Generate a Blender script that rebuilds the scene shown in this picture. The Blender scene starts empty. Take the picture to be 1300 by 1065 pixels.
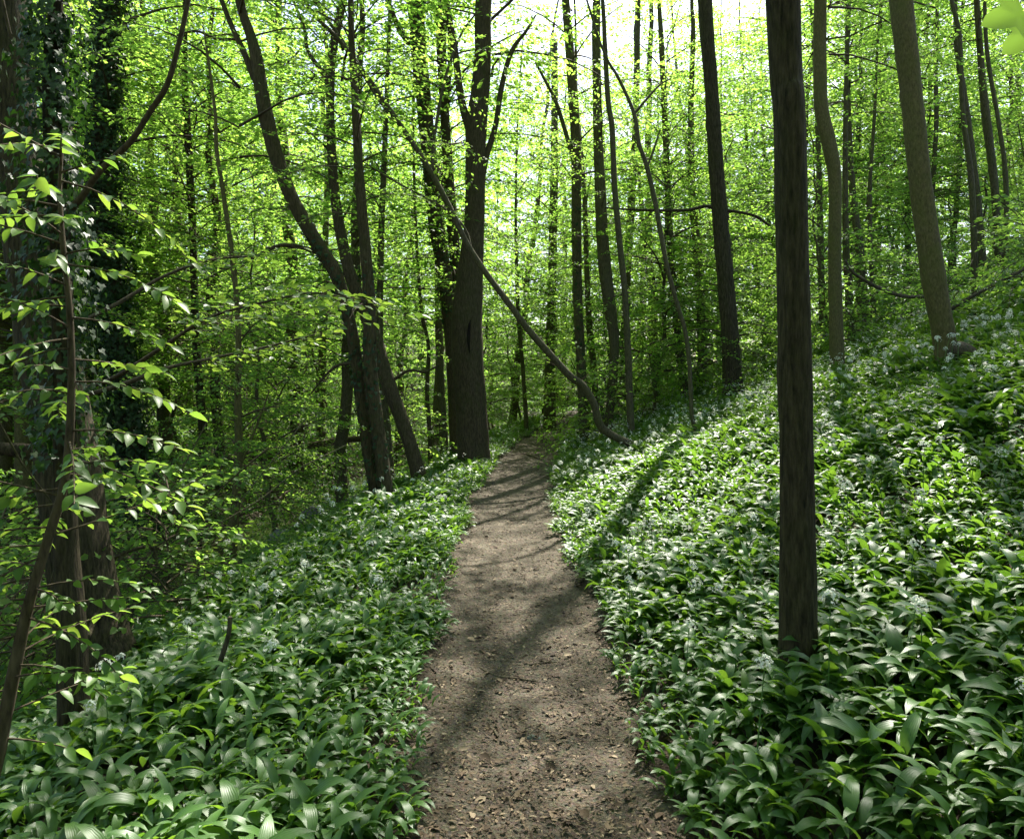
import bpy, math, random
import numpy as np
PI = math.pi
R = math.radians
rng = np.random.default_rng(7)
random.seed(7)
scene = bpy.context.scene
COL = scene.collection

# ------------------------------------------------------------------ camera model (photo pixels, 1300 wide)
F = 940.0; CX = 650.0; CY = 487.5; EYE = 1.6
def at(px, py, Y):
    return np.array([(px - CX) / F * Y, Y, EYE - (py - CY) / F * Y])

# ------------------------------------------------------------------ terrain
_py = np.array([-60, 0, 3.1, 5.6, 7.2, 10, 13.9, 17, 20, 24, 30, 40, 60, 600.])
_px = np.array([.3, .14, .10, .04, -.02, -.03, .22, .48, .80, 1.4, 2.7, 5.5, 12, 185.])
def path_x(y):
    y = np.asarray(y, float)
    return (np.interp(y - .8, _py, _px) + np.interp(y, _py, _px) * 2 + np.interp(y + .8, _py, _px)) / 4
def path_hw(y):
    y = np.asarray(y, float)
    return .49 + .035 * np.sin(y * 1.3 + .5) + .02 * np.sin(y * 3.7) + np.clip((y - 9) * .01, 0, .1)
def snoise(x, y, s=0.0):
    return (np.sin(x * 1.3 + y * .7 + s) + np.sin(-x * .8 + y * 1.7 + 2.1 + s * 1.7) + .6 * np.sin(x * 2.9 - y * 2.3 + s * 3.1)
            + .4 * np.sin(x * 4.1 + y * 5.3 + 1.0 + s)) / 3.0
_rt = np.array([0, .25, .6, 1.2, 3, 8, 14, 24, 40, 80, 600.])
_rz = np.array([0, .03, .12, .36, 1.02, 3.05, 5.6, 9.0, 12.5, 16, 30.])
_lt = np.array([0, .4, 1.5, 2.6, 4.0, 4.5, 5.3, 6.0, 8, 12, 20, 34, 60, 600.])
_lz = np.array([0, -.03, -.17, -.60, -1.25, -1.45, -1.45, -1.15, -.75, .15, 2.4, 6.5, 12, 30.])
def height(x, y):
    x = np.asarray(x, float); y = np.asarray(y, float)
    s = x - path_x(y); hw = path_hw(y); t = np.abs(s) - hw
    tp = np.maximum(t, 0)
    zr = np.interp(tp, _rt, _rz); zl = np.interp(tp, _lt, _lz)
    z = np.where(s > 0, zr, zl)
    z = z + .07 * snoise(x * .8, y * .8) * np.clip(tp * .6, 0, 1) + .25 * snoise(x * .13, y * .13, 4.) * np.clip((tp - 3) * .15, 0, 1)
    z = z + np.where(t < 0, -.035 * (1 - (s / hw) ** 2), 0)            # the trodden path is slightly dished
    z = z + np.clip(y - 22, 0, 400) * .03 + .012 * np.sin(y * .9) 
    return z
def hit(px, py, y0=1.5, y1=60.0):
    Y = np.linspace(y0, y1, 6000)
    X = (px - CX) / F * Y; Z = EYE - (py - CY) / F * Y
    below = np.nonzero(Z < height(X, Y))[0]
    return float(Y[below[0]]) if len(below) else y1

# ------------------------------------------------------------------ mesh building
class MB:
    def __init__(self):
        self.v = []; self.f = {3: [], 4: []}; self.n = 0
    def add(self, verts, faces, mat=0, tint=None, smooth=True):
        verts = np.asarray(verts, np.float32).reshape(-1, 3); faces = np.asarray(faces, np.int32)
        if len(faces) == 0: return
        k = faces.shape[1]
        tint = np.full(len(faces), .5, np.float32) if tint is None else np.asarray(tint, np.float32)
        self.f[k].append((faces + self.n, np.full(len(faces), mat, np.int32), tint, np.full(len(faces), smooth, bool)))
        self.v.append(verts); self.n += len(verts)
    def mesh(self, name, mats):
        me = bpy.data.meshes.new(name)
        v = np.concatenate(self.v)
        loops, starts, mi, ti, sm = [], [], [], [], []
        off = 0
        for k in (3, 4):
            for fa, m, t, s in self.f[k]:
                loops.append(fa.ravel()); starts.append(off + np.arange(len(fa), dtype=np.int32) * k); off += fa.size
                mi.append(m); ti.append(t); sm.append(s)
        loops = np.concatenate(loops).astype(np.int32); starts = np.concatenate(starts).astype(np.int32)
        mi = np.concatenate(mi); ti = np.concatenate(ti); sm = np.concatenate(sm)
        me.vertices.add(len(v)); me.vertices.foreach_set('co', v.ravel())
        me.loops.add(len(loops)); me.loops.foreach_set('vertex_index', loops)
        me.polygons.add(len(starts)); me.polygons.foreach_set('loop_start', starts)
        me.polygons.foreach_set('material_index', mi); me.polygons.foreach_set('use_smooth', sm)
        me.update(calc_edges=True)
        a = me.attributes.new('tint', 'FLOAT', 'FACE'); a.data.foreach_set('value', ti)
        for m in mats: me.materials.append(m)
        return me

def unit(a): return a / np.maximum(np.linalg.norm(a, axis=-1, keepdims=True), 1e-9)

def catmull(pts, n):
    P = np.asarray(pts, float)
    if len(P) == 2:
        u = np.linspace(0, 1, n + 1)[:, None]; return P[0] * (1 - u) + P[1] * u
    E = np.vstack([2 * P[0] - P[1], P, 2 * P[-1] - P[-2]])
    out = []
    for i in range(len(P) - 1):
        p0, p1, p2, p3 = E[i:i + 4]
        for u in np.linspace(0, 1, n, endpoint=False):
            out.append(.5 * (2 * p1 + (p2 - p0) * u + (2 * p0 - 5 * p1 + 4 * p2 - p3) * u ** 2 + (3 * p1 - p0 - 3 * p2 + p3) * u ** 3))
    out.append(P[-1]); return np.array(out)

def tube(mb, pts, rad, seg=8, disp=0., seed=0., mat=0, cap=True, flare=None, knots=0):
    pts = np.asarray(pts, float); rad = np.asarray(rad, float); n = len(pts)
    T = unit(np.gradient(pts, axis=0))
    ref = np.array([1., 0, 0]) if abs(T[0][0]) < .9 else np.array([0, 1., 0])
    U = np.zeros_like(T); u = unit(ref - T[0] * ref.dot(T[0]))
    for i in range(n):
        u = unit(u - T[i] * u.dot(T[i])); U[i] = u
    V = np.cross(T, U)
    a = np.arange(seg) / seg * 2 * PI
    r = np.repeat(rad[:, None], seg, 1)
    if disp:
        L = np.concatenate([[0], np.cumsum(np.linalg.norm(np.diff(pts, axis=0), axis=1))])[:, None]
        sc = np.maximum(rad.mean(), .02)
        r = r * (1 + disp * (.5 * np.sin(2 * a[None] + seed + L * .9) + .4 * np.sin(3 * a[None] + 1.7 * seed - L * 1.7) + .35 * np.sin(5 * a[None] + seed * 2.3 + L * 2.9)
                             + .3 * np.sin(L * 7.1 + a[None] * 2 + seed) + .2 * np.sin(L * 13.7 - a[None] * 4 + seed)))
    for kn in range(knots):     # swollen branch scars
        kg = np.random.default_rng(int(seed * 100) + kn); kh = pts[0, 2] + kg.uniform(.4, 6.5); ka = kg.uniform(0, 2 * PI); ks = kg.uniform(.03, .07)
        da = np.angle(np.exp(1j * (a[None] - ka))); q2 = ((pts[:, 2:3] - kh) / ks) ** 2 + (da / .38) ** 2
        r = r * (1 + kg.uniform(.08, .2) * np.exp(-q2) - .10 * np.exp(-q2 * 6))
    if flare is not None:
        fh, fa = flare
        h = (pts[:, 2] - pts[0, 2])[:, None]
        k = np.exp(-np.maximum(h, 0) / fh)
        r = r * (1 + fa * k * (.55 + .45 * np.sin(5 * a[None] + seed) + .25 * np.sin(3 * a[None] + 2 * seed)))
    verts = pts[:, None] + r[..., None] * (np.cos(a)[None, :, None] * U[:, None] + np.sin(a)[None, :, None] * V[:, None])
    verts = verts.reshape(-1, 3)
    i = np.arange(n - 1)[:, None] * seg; j = np.arange(seg)[None]; j2 = (j + 1) % seg
    f = np.stack([i + j, i + j2, i + seg + j2, i + seg + j], -1).reshape(-1, 4)
    mb.add(verts, f, mat)
    if cap:
        c = np.vstack([verts[-seg:], pts[-1:] + T[-1:] * rad[-1] * .6])
        mb.add(c, [(k, (k + 1) % seg, seg) for k in range(seg)], mat)
        c = np.vstack([verts[:seg], pts[:1]])
        mb.add(c, [((k + 1) % seg, k, seg) for k in range(seg)], mat)

# leaf templates: (along, across, lift) per vertex, faces
def _rows(us, vs, lift, droop):
    v = [(us[0], 0, 0)]; f3 = []; f4 = []
    prev = None
    for u, w in zip(us[1:-1], vs[1:-1]):
        b = len(v); d = -droop * u * u
        v += [(u, -w, d + lift * w), (u, 0, d), (u, w, d + lift * w)]
        if prev is None: f3 += [(0, b + 1, b), (0, b + 2, b + 1)]
        else: f4 += [(prev, prev + 1, b + 1, b), (prev + 1, prev + 2, b + 2, b + 1)]
        prev = b
    e = len(v); v.append((us[-1], 0, -droop * us[-1] ** 2))
    f3 += [(prev, prev + 1, e), (prev + 1, prev + 2, e)]
    return np.array(v), np.array(f3), (np.array(f4) if f4 else None)
T_FAR = (np.array([(0, 0, 0), (.42, .5, .05), (1, 0, -.08), (.42, -.5, .05)]), np.array([(0, 2, 1), (0, 3, 2)]), None)
T_MID = (np.array([(0, 0, 0), (.28, .48, .05), (.7, .36, .03), (1, 0, -.10), (.7, -.36, .03), (.28, -.48, .05)]), None, np.array([(0, 3, 2, 1), (0, 5, 4, 3)]))
T_NEAR = _rows([0, .10, .3, .55, .8, 1], [0, .26, .48, .46, .26, 0], 0.18, .26)
def _maple():
    ang = np.radians([-165, -125, -105, -75, -60, -38, -24, -12, 0, 12, 24, 38, 60, 75, 105, 125, 165])
    rad = np.array([.16, .42, .30, .55, .62, .40, .58, .80, 1.0, .80, .58, .40, .62, .55, .30, .42, .16])
    v = [(.32, 0, -.02)] + [(.32 + .68 * r * math.cos(a), .82 * r * math.sin(a), .06 * r * abs(math.sin(a)) - .10 * r * r) for a, r in zip(ang, rad)]
    n = len(ang)
    f = [(0, 1 + i, 2 + i) for i in range(n - 1)] + [(0, n, 1)]
    return np.array(v), np.array(f), None
T_MAPLE = _maple()
T_IVY = (np.array([(0.1, 0, 0), (-.05, .36, .02), (.30, .52, .04), (.48, .24, .03), (1, 0, -.1), (.48, -.24, .03), (.30, -.52, .04), (-.05, -.36, .02)]),
         np.array([(0, 2, 1), (0, 3, 2), (0, 4, 3), (0, 5, 4), (0, 6, 5), (0, 7, 6)]), None)

def leaves(mb, P, D, N, L, W, tmpl, mat=0, tint=None):
    P = np.asarray(P, float); n = len(P)
    if n == 0: return
    D = unit(np.asarray(D, float)); N = np.asarray(N, float)
    N = unit(N - (N * D).sum(-1, keepdims=True) * D); S = np.cross(N, D)
    L = np.broadcast_to(L, n)[:, None, None]; W = np.broadcast_to(W, n)[:, None, None]
    tv, f3, f4 = tmpl; k = len(tv)
    v = P[:, None] + L * tv[None, :, :1] * D[:, None] + W * tv[None, :, 1:2] * S[:, None] + L * tv[None, :, 2:] * N[:, None]
    tint = rng.random(n) if tint is None else tint
    base = (np.arange(n) * k)[:, None, None]
    v = v.reshape(-1, 3)
    first = True
    for f in (f3, f4):
        if f is None: continue
        ff = (base + f[None]).reshape(-1, f.shape[1])
        if first: mb.add(v, ff, mat, np.repeat(tint, len(f))); first = False
        else:   # same vertices
            mb.f[f.shape[1]].append((ff + mb.n - len(v), np.full(len(ff), mat, np.int32), np.repeat(tint, len(f)).astype(np.float32), np.full(len(ff), True)))

# ------------------------------------------------------------------ materials
def newmat(name):
    m = bpy.data.materials.new(name); m.use_nodes = True
    nt = m.node_tree; nt.nodes.clear()
    return m, nt, nt.nodes, nt.links
def N_(nt, t, **kw):
    n = nt.nodes.new(t)
    for k, v in kw.items():
        if k in n.inputs: n.inputs[k].default_value = v
        else: setattr(n, k, v)
    return n
def ramp(nt, stops):
    r = nt.nodes.new('ShaderNodeValToRGB'); e = r.color_ramp.elements
    while len(e) < len(stops): e.new(.5)
    for x, (p, c) in zip(e, stops): x.position = p; x.color = (*c, 1)
    return r

def leaf_mat(name, lo, hi, trans_lo, trans_hi, rough=.45, spec=.4, tr=.5, vein=0., old=None):
    m, nt, nd, lk = newmat(name)
    out = N_(nt, 'ShaderNodeOutputMaterial')
    at_ = N_(nt, 'ShaderNodeAttribute', attribute_name='tint')
    oi = N_(nt, 'ShaderNodeObjectInfo')
    ad = N_(nt, 'ShaderNodeMath', operation='MULTIPLY_ADD'); lk.new(oi.outputs['Random'], ad.inputs[0]); ad.inputs[1].default_value = .35
    sc = N_(nt, 'ShaderNodeMath', operation='MULTIPLY_ADD'); lk.new(at_.outputs['Fac'], sc.inputs[0]); sc.inputs[1].default_value = .7; sc.inputs[2].default_value = -.02
    lk.new(sc.outputs[0], ad.inputs[2])
    r1 = ramp(nt, [(0, lo), (.9 if old else 1, hi)] + ([(.97, old)] if old else [])); r2 = ramp(nt, [(0, trans_lo), (1, trans_hi)])
    lk.new(ad.outputs[0], r1.inputs[0]); lk.new(ad.outputs[0], r2.inputs[0])
    p = N_(nt, 'ShaderNodeBsdfPrincipled', Roughness=rough); p.inputs['Specular IOR Level'].default_value = spec
    lk.new(r1.outputs[0], p.inputs['Base Color'])
    if vein:     # fine veins running along the blade
        va = N_(nt, 'ShaderNodeAttribute', attribute_name='across')
        v1 = N_(nt, 'ShaderNodeMath', operation='MULTIPLY'); lk.new(va.outputs['Fac'], v1.inputs[0]); v1.inputs[1].default_value = 22.
        v2 = N_(nt, 'ShaderNodeMath', operation='SINE'); lk.new(v1.outputs[0], v2.inputs[0])
        bp = N_(nt, 'ShaderNodeBump', Strength=.14, Distance=.003); lk.new(v2.outputs[0], bp.inputs['Height']); lk.new(bp.outputs[0], p.inputs['Normal'])
        v3 = N_(nt, 'ShaderNodeMath', operation='MULTIPLY_ADD'); lk.new(v2.outputs[0], v3.inputs[0]); v3.inputs[1].default_value = .02; v3.inputs[2].default_value = 1.
        hv = N_(nt, 'ShaderNodeHueSaturation'); lk.new(r1.outputs[0], hv.inputs['Color']); lk.new(v3.outputs[0], hv.inputs['Value']); lk.new(hv.outputs[0], p.inputs['Base Color'])
    t = N_(nt, 'ShaderNodeBsdfTranslucent'); lk.new(r2.outputs[0], t.inputs[0])
    mx = N_(nt, 'ShaderNodeMixShader'); mx.inputs[0].default_value = tr
    lk.new(p.outputs[0], mx.inputs[1]); lk.new(t.outputs[0], mx.inputs[2]); lk.new(mx.outputs[0], out.inputs[0])
    return m

def bark_mat(name, dark, light, moss, moss_amt=.35, ridge=1.0, bump=.5, scale=1.0):
    m, nt, nd, lk = newmat(name)
    out = N_(nt, 'ShaderNodeOutputMaterial')
    tc = N_(nt, 'ShaderNodeTexCoord')
    mp = N_(nt, 'ShaderNodeMapping'); mp.inputs['Scale'].default_value = (24 * scale, 24 * scale, 5.5 * scale / max(ridge, .3)); lk.new(tc.outputs['Object'], mp.inputs[0])
    n1 = N_(nt, 'ShaderNodeTexNoise', Scale=2.2, Detail=8.0, Roughness=.65); lk.new(mp.outputs[0], n1.inputs['Vector'])
    n2 = N_(nt, 'ShaderNodeTexNoise', Scale=1.6, Detail=4.0); lk.new(tc.outputs['Object'], n2.inputs['Vector'])
    n3 = N_(nt, 'ShaderNodeTexNoise', Scale=9.0, Detail=6.0, Roughness=.7); lk.new(tc.outputs['Object'], n3.inputs['Vector'])
    r1 = ramp(nt, [(.34, dark), (.66, light)]); lk.new(n1.outputs['Fac'], r1.inputs[0])
    mm = N_(nt, 'ShaderNodeMath', operation='MULTIPLY'); lk.new(n2.outputs['Fac'], mm.inputs[0]); lk.new(n3.outputs['Fac'], mm.inputs[1])
    r2 = ramp(nt, [(.20, (0, 0, 0)), (.42, (moss_amt,) * 3)]); lk.new(mm.outputs[0], r2.inputs[0])
    mx = N_(nt, 'ShaderNodeMix', data_type='RGBA'); lk.new(r2.outputs[0], mx.inputs[0]); lk.new(r1.outputs[0], mx.inputs[6]); mx.inputs[7].default_value = (*moss, 1)
    p = N_(nt, 'ShaderNodeBsdfPrincipled', Roughness=.9); p.inputs['Specular IOR Level'].default_value = .2
    lk.new(mx.outputs[2], p.inputs['Base Color'])
    b = N_(nt, 'ShaderNodeBump', Strength=bump, Distance=.02); lk.new(n1.outputs['Fac'], b.inputs['Height']); lk.new(b.outputs[0], p.inputs['Normal'])
    lk.new(p.outputs[0], out.inputs[0])
    return m

def ground_mat(name, cols, scale, bump, rough=.95, fine=60.):
    m, nt, nd, lk = newmat(name)
    out = N_(nt, 'ShaderNodeOutputMaterial'); tc = N_(nt, 'ShaderNodeTexCoord')
    n1 = N_(nt, 'ShaderNodeTexNoise', Scale=scale, Detail=9.0, Roughness=.7); lk.new(tc.outputs['Object'], n1.inputs['Vector'])
    n2 = N_(nt, 'ShaderNodeTexNoise', Scale=fine, Detail=5.0, Roughness=.75); lk.new(tc.outputs['Object'], n2.inputs['Vector'])
    vo = N_(nt, 'ShaderNodeTexVoronoi', Scale=fine * .9); lk.new(tc.outputs['Object'], vo.inputs['Vector'])
    a = N_(nt, 'ShaderNodeMath', operation='MULTIPLY_ADD'); lk.new(n2.outputs['Fac'], a.inputs[0]); a.inputs[1].default_value = .53
    a2 = N_(nt, 'ShaderNodeMath', operation='MULTIPLY'); lk.new(n1.outputs['Fac'], a2.inputs[0]); a2.inputs[1].default_value = .62
    lk.new(a2.outputs[0], a.inputs[2])
    r1 = ramp(nt, cols); lk.new(a.outputs[0], r1.inputs[0])
    mx = N_(nt, 'ShaderNodeMix', data_type='RGBA', blend_type='OVERLAY'); mx.inputs[0].default_value = .35
    lk.new(r1.outputs[0], mx.inputs[6]); lk.new(vo.outputs['Color'], mx.inputs[7])
    hs = N_(nt, 'ShaderNodeHueSaturation', Saturation=.75); lk.new(mx.outputs[2], hs.inputs['Color'])
    mx2 = N_(nt, 'ShaderNodeMix', data_type='RGBA'); mx2.inputs[0].default_value = .45; lk.new(r1.outputs[0], mx2.inputs[6]); lk.new(hs.outputs[0], mx2.inputs[7])
    p = N_(nt, 'ShaderNodeBsdfPrincipled', Roughness=rough); p.inputs['Specular IOR Level'].default_value = .2
    lk.new(mx2.outputs[2], p.inputs['Base Color'])
    h = N_(nt, 'ShaderNodeMath', operation='MULTIPLY_ADD'); lk.new(vo.outputs['Distance'], h.inputs[0]); h.inputs[1].default_value = .6; lk.new(n2.outputs['Fac'], h.inputs[2])
    b = N_(nt, 'ShaderNodeBump', Strength=bump, Distance=.015); lk.new(h.outputs[0], b.inputs['Height']); lk.new(b.outputs[0], p.inputs['Normal'])
    lk.new(p.outputs[0], out.inputs[0]); return m

def tint_mat(name, stops, rough=.8, spec=.2):
    m, nt, nd, lk = newmat(name)
    out = N_(nt, 'ShaderNodeOutputMaterial'); at_ = N_(nt, 'ShaderNodeAttribute', attribute_name='tint')
    r1 = ramp(nt, stops); lk.new(at_.outputs['Fac'], r1.inputs[0])
    p = N_(nt, 'ShaderNodeBsdfPrincipled', Roughness=rough); p.inputs['Specular IOR Level'].default_value = spec
    lk.new(r1.outputs[0], p.inputs['Base Color']); lk.new(p.outputs[0], out.inputs[0]); return m

M = {}
M['leaf'] = leaf_mat('spring_leaf', (.042, .10, .020), (.088, .17, .027), (.24, .49, .055), (.47, .70, .10), rough=.5, spec=.35, tr=.58)
M['leaf_near'] = leaf_mat('sapling_leaf', (.040, .10, .020), (.09, .17, .025), (.18, .37, .04), (.42, .58, .07), rough=.45, spec=.4, tr=.45)
M['leaf_dark'] = leaf_mat('shade_leaf', (.035, .095, .022), (.07, .15, .025), (.12, .28, .03), (.28, .42, .05), rough=.5, spec=.35, tr=.48)
M['herb'] = leaf_mat('herb_leaf', (.04, .11, .025), (.09, .18, .03), (.20, .44, .05), (.42, .64, .08), rough=.5, spec=.35, tr=.42)
M['ramsons'] = leaf_mat('wild_garlic_leaf', (.026, .068, .018), (.058, .128, .025), (.09, .25, .022), (.28, .48, .035), rough=.44, spec=.5, tr=.32, vein=1., old=(.17, .19, .03))
M['ivy'] = leaf_mat('ivy_leaf', (.010, .026, .010), (.028, .06, .018), (.03, .10, .01), (.07, .18, .02), rough=.5, spec=.3, tr=.2)
M['bark'] = bark_mat('brown_bark', (.011, .0085, .005), (.078, .062, .036), (.032, .036, .008), .45, 1.4, .9)
M['bark_pale'] = bark_mat('smooth_bark', (.06, .05, .022), (.15, .125, .055), (.08, .09, .018), .65, .6, .25)
M['bark_beech'] = bark_mat('beech_bark', (.03, .022, .012), (.095, .072, .042), (.038, .045, .011), .6, 1.2, .45)
M['bark_far'] = bark_mat('woodland_bark', (.034, .028, .016), (.125, .105, .062), (.07, .085, .022), .6, 1.0, .5)
M['twig'] = bark_mat('twig_bark', (.035, .025, .016), (.11, .085, .055), (.06, .06, .03), .2, 1.0, .2)
M['dead'] = bark_mat('dead_wood', (.03, .022, .015), (.12, .095, .065), (.05, .06, .025), .3, 1.5, .6)
M['soil'] = ground_mat('woodland_soil', [(.35, (.015, .012, .008)), (.65, (.06, .045, .028)), (.8, (.04, .05, .02))], 3.0, .8)
M['path'] = ground_mat('trodden_earth', [(.34, (.026, .020, .013)), (.5, (.062, .049, .032)), (.66, (.12, .097, .067)), (.8, (.24, .20, .145))], 4.0, 1.0, fine=70.)
M['litter'] = tint_mat('leaf_litter', [(0, (.022, .014, .008)), (.45, (.075, .05, .03)), (.8, (.13, .095, .058)), (1, (.25, .195, .13))])
M['petal'] = leaf_mat('white_petal', (.75, .78, .70), (.85, .86, .82), (.75, .77, .68), (.82, .84, .76), rough=.6, spec=.2, tr=.3)
M['stalk'] = leaf_mat('green_stalk', (.05, .13, .03), (.10, .2, .05), (.15, .3, .04), (.25, .4, .05), rough=.45, tr=.25)
M['stone'] = ground_mat('stream_stone', [(.3, (.05, .05, .045)), (.6, (.15, .145, .13)), (.8, (.27, .26, .24))], 6., .6, .8, 30.)
M['hollow'] = ground_mat('hollow_shade_wood', [(.3, (.004, .003, .002)), (.7, (.014, .010, .007))], 6., .4, .95, 30.)  # decayed wood near black: the hollow's shade is put into its colour
def water():
    m, nt, nd, lk = newmat('stream_water'); out = N_(nt, 'ShaderNodeOutputMaterial'); tc = N_(nt, 'ShaderNodeTexCoord')
    n1 = N_(nt, 'ShaderNodeTexNoise', Scale=7.0, Detail=4.0); lk.new(tc.outputs['Object'], n1.inputs['Vector'])
    p = N_(nt, 'ShaderNodeBsdfPrincipled', Roughness=.08); p.inputs['Base Color'].default_value = (.03, .028, .02, 1)
    b = N_(nt, 'ShaderNodeBump', Strength=.25, Distance=.03); lk.new(n1.outputs['Fac'], b.inputs['Height']); lk.new(b.outputs[0], p.inputs['Normal'])
    lk.new(p.outputs[0], out.inputs[0]); return m
M['water'] = water()

# ------------------------------------------------------------------ objects
def link(name, mesh, parent=None, loc=(0, 0, 0)):
    o = bpy.data.objects.new(name, mesh); COL.objects.link(o); o.location = loc
    if parent: o.parent = parent
    return o
def tag(o, label=None, cat=None, group=None, kind=None):
    if label: o['label'] = label
    if cat: o['category'] = cat
    if group: o['group'] = group
    if kind: o['kind'] = kind
    return o
def thing(name, label, cat, loc, group=None):
    o = bpy.data.objects.new(name, None); COL.objects.link(o); o.location = loc
    o.empty_display_size = .2
    return tag(o, label, cat, group)

# ------------------------------------------------------------------ terrain sheets
xs = np.unique(np.round(np.concatenate([-np.geomspace(9, 500, 40), np.linspace(-9, 9, 150), np.geomspace(9, 500, 40)]), 4))
ys = np.unique(np.round(np.concatenate([-np.geomspace(3, 300, 30), np.linspace(-3, 26, 200), np.geomspace(26, 700, 60)]), 4))
gx, gy = np.meshgrid(xs, ys)
ss = np.abs(gx - path_x(gy)) - path_hw(gy)
gz = height(gx, gy) - .02 * np.clip(1 - np.maximum(ss, 0) / .12, 0, 1) * (gy < 45)
nx = len(xs); ii = np.arange(len(ys) - 1)[:, None] * nx; jj = np.arange(nx - 1)[None]
mb = MB(); mb.add(np.stack([gx, gy, gz], -1), np.stack([ii + jj, ii + jj + 1, ii + nx + jj + 1, ii + nx + jj], -1).reshape(-1, 4))
tag(link('ground', mb.mesh('ground', [M['soil']])), kind='structure')
py_ = np.concatenate([np.linspace(-6, 30, 420), np.linspace(30.2, 48, 80)])
u = np.linspace(-1, 1, 25)
cx_, hw_ = path_x(py_)[:, None], path_hw(py_)[:, None] + .05
wob = .05 * np.sin(py_ * 5.1)[:, None] + .03 * np.sin(py_ * 11.3 + 1)[:, None] + .02 * np.sin(py_ * 23)[:, None]
X = cx_ + u[None] * hw_ + wob * np.abs(u[None]) ** 3; Y = np.repeat(py_[:, None], 25, 1)
Z = height(X, Y) + .006 - .05 * np.clip(np.abs(u[None]) - .9, 0, 1) * 3 + .010 * snoise(X * 5, Y * 5) + .006 * snoise(X * 13, Y * 11, 3.)
i_ = np.arange(len(py_) - 1)[:, None] * 25; j_ = np.arange(24)[None]
mb = MB(); mb.add(np.stack([X, Y, Z], -1), np.stack([i_ + j_, i_ + j_ + 1, i_ + 26 + j_, i_ + 25 + j_], -1).reshape(-1, 4))
tag(link('path', mb.mesh('path', [M['path']])), kind='structure')
# stream in the dip on the left
sy = np.linspace(3, 45, 90); sx = path_x(sy) - path_hw(sy) - 4.9
mb = MB(); vv = np.stack([np.stack([sx + o, sy, height(sx, sy) * 0 + np.minimum.accumulate(height(sx, sy) * 0 - 1.36) + np.clip(sy - 22, 0, 99) * .03], -1) for o in (-.75, .75)], 1)
k = np.arange(len(sy) - 1) * 2
mb.add(vv, np.stack([k, k + 1, k + 3, k + 2], -1)); tag(link('stream', mb.mesh('stream', [M['water']])), kind='structure')

# ------------------------------------------------------------------ crowns
def spray_twig(mb, acc, p, d, length, leaf, wid, plane_up, dens, droop=.15, r0=.0045, tilt=.55):
    """a flat spray: a twig with leaves set in its plane"""
    n = 4
    t = np.linspace(0, 1, n)[:, None]
    d = unit(d); pts = p + d * length * t + np.array([0, 0, -1.]) * droop * length * t ** 2
    tube(mb, pts, np.linspace(r0, r0 * .35, n), 3, mat=1, cap=False)
    side = unit(np.cross(plane_up, d))
    m = max(3, int(length / leaf * dens))
    tt = rng.random(m) ** .8
    q = p + d * length * tt[:, None] + np.array([0, 0, -1.]) * droop * length * (tt ** 2)[:, None]
    sg = np.where(rng.random(m) < .5, -1., 1.)[:, None]
    lat = rng.random((m, 1)) * min(.24, .35 * length) * (1.05 - tt[:, None] * .7)
    q = q + side * sg * lat + rng.normal(0, .018, (m, 3)) + np.array([0, 0, -.25]) * lat * lat
    dd = d * (.55 + .5 * rng.random((m, 1))) + side * sg * (.3 + .8 * rng.random((m, 1))) + rng.normal(0, .12, (m, 3)) + np.array([0, 0, -.22])
    nn = plane_up + rng.normal(0, tilt, (m, 3))
    acc.append((q, dd, nn))

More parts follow.
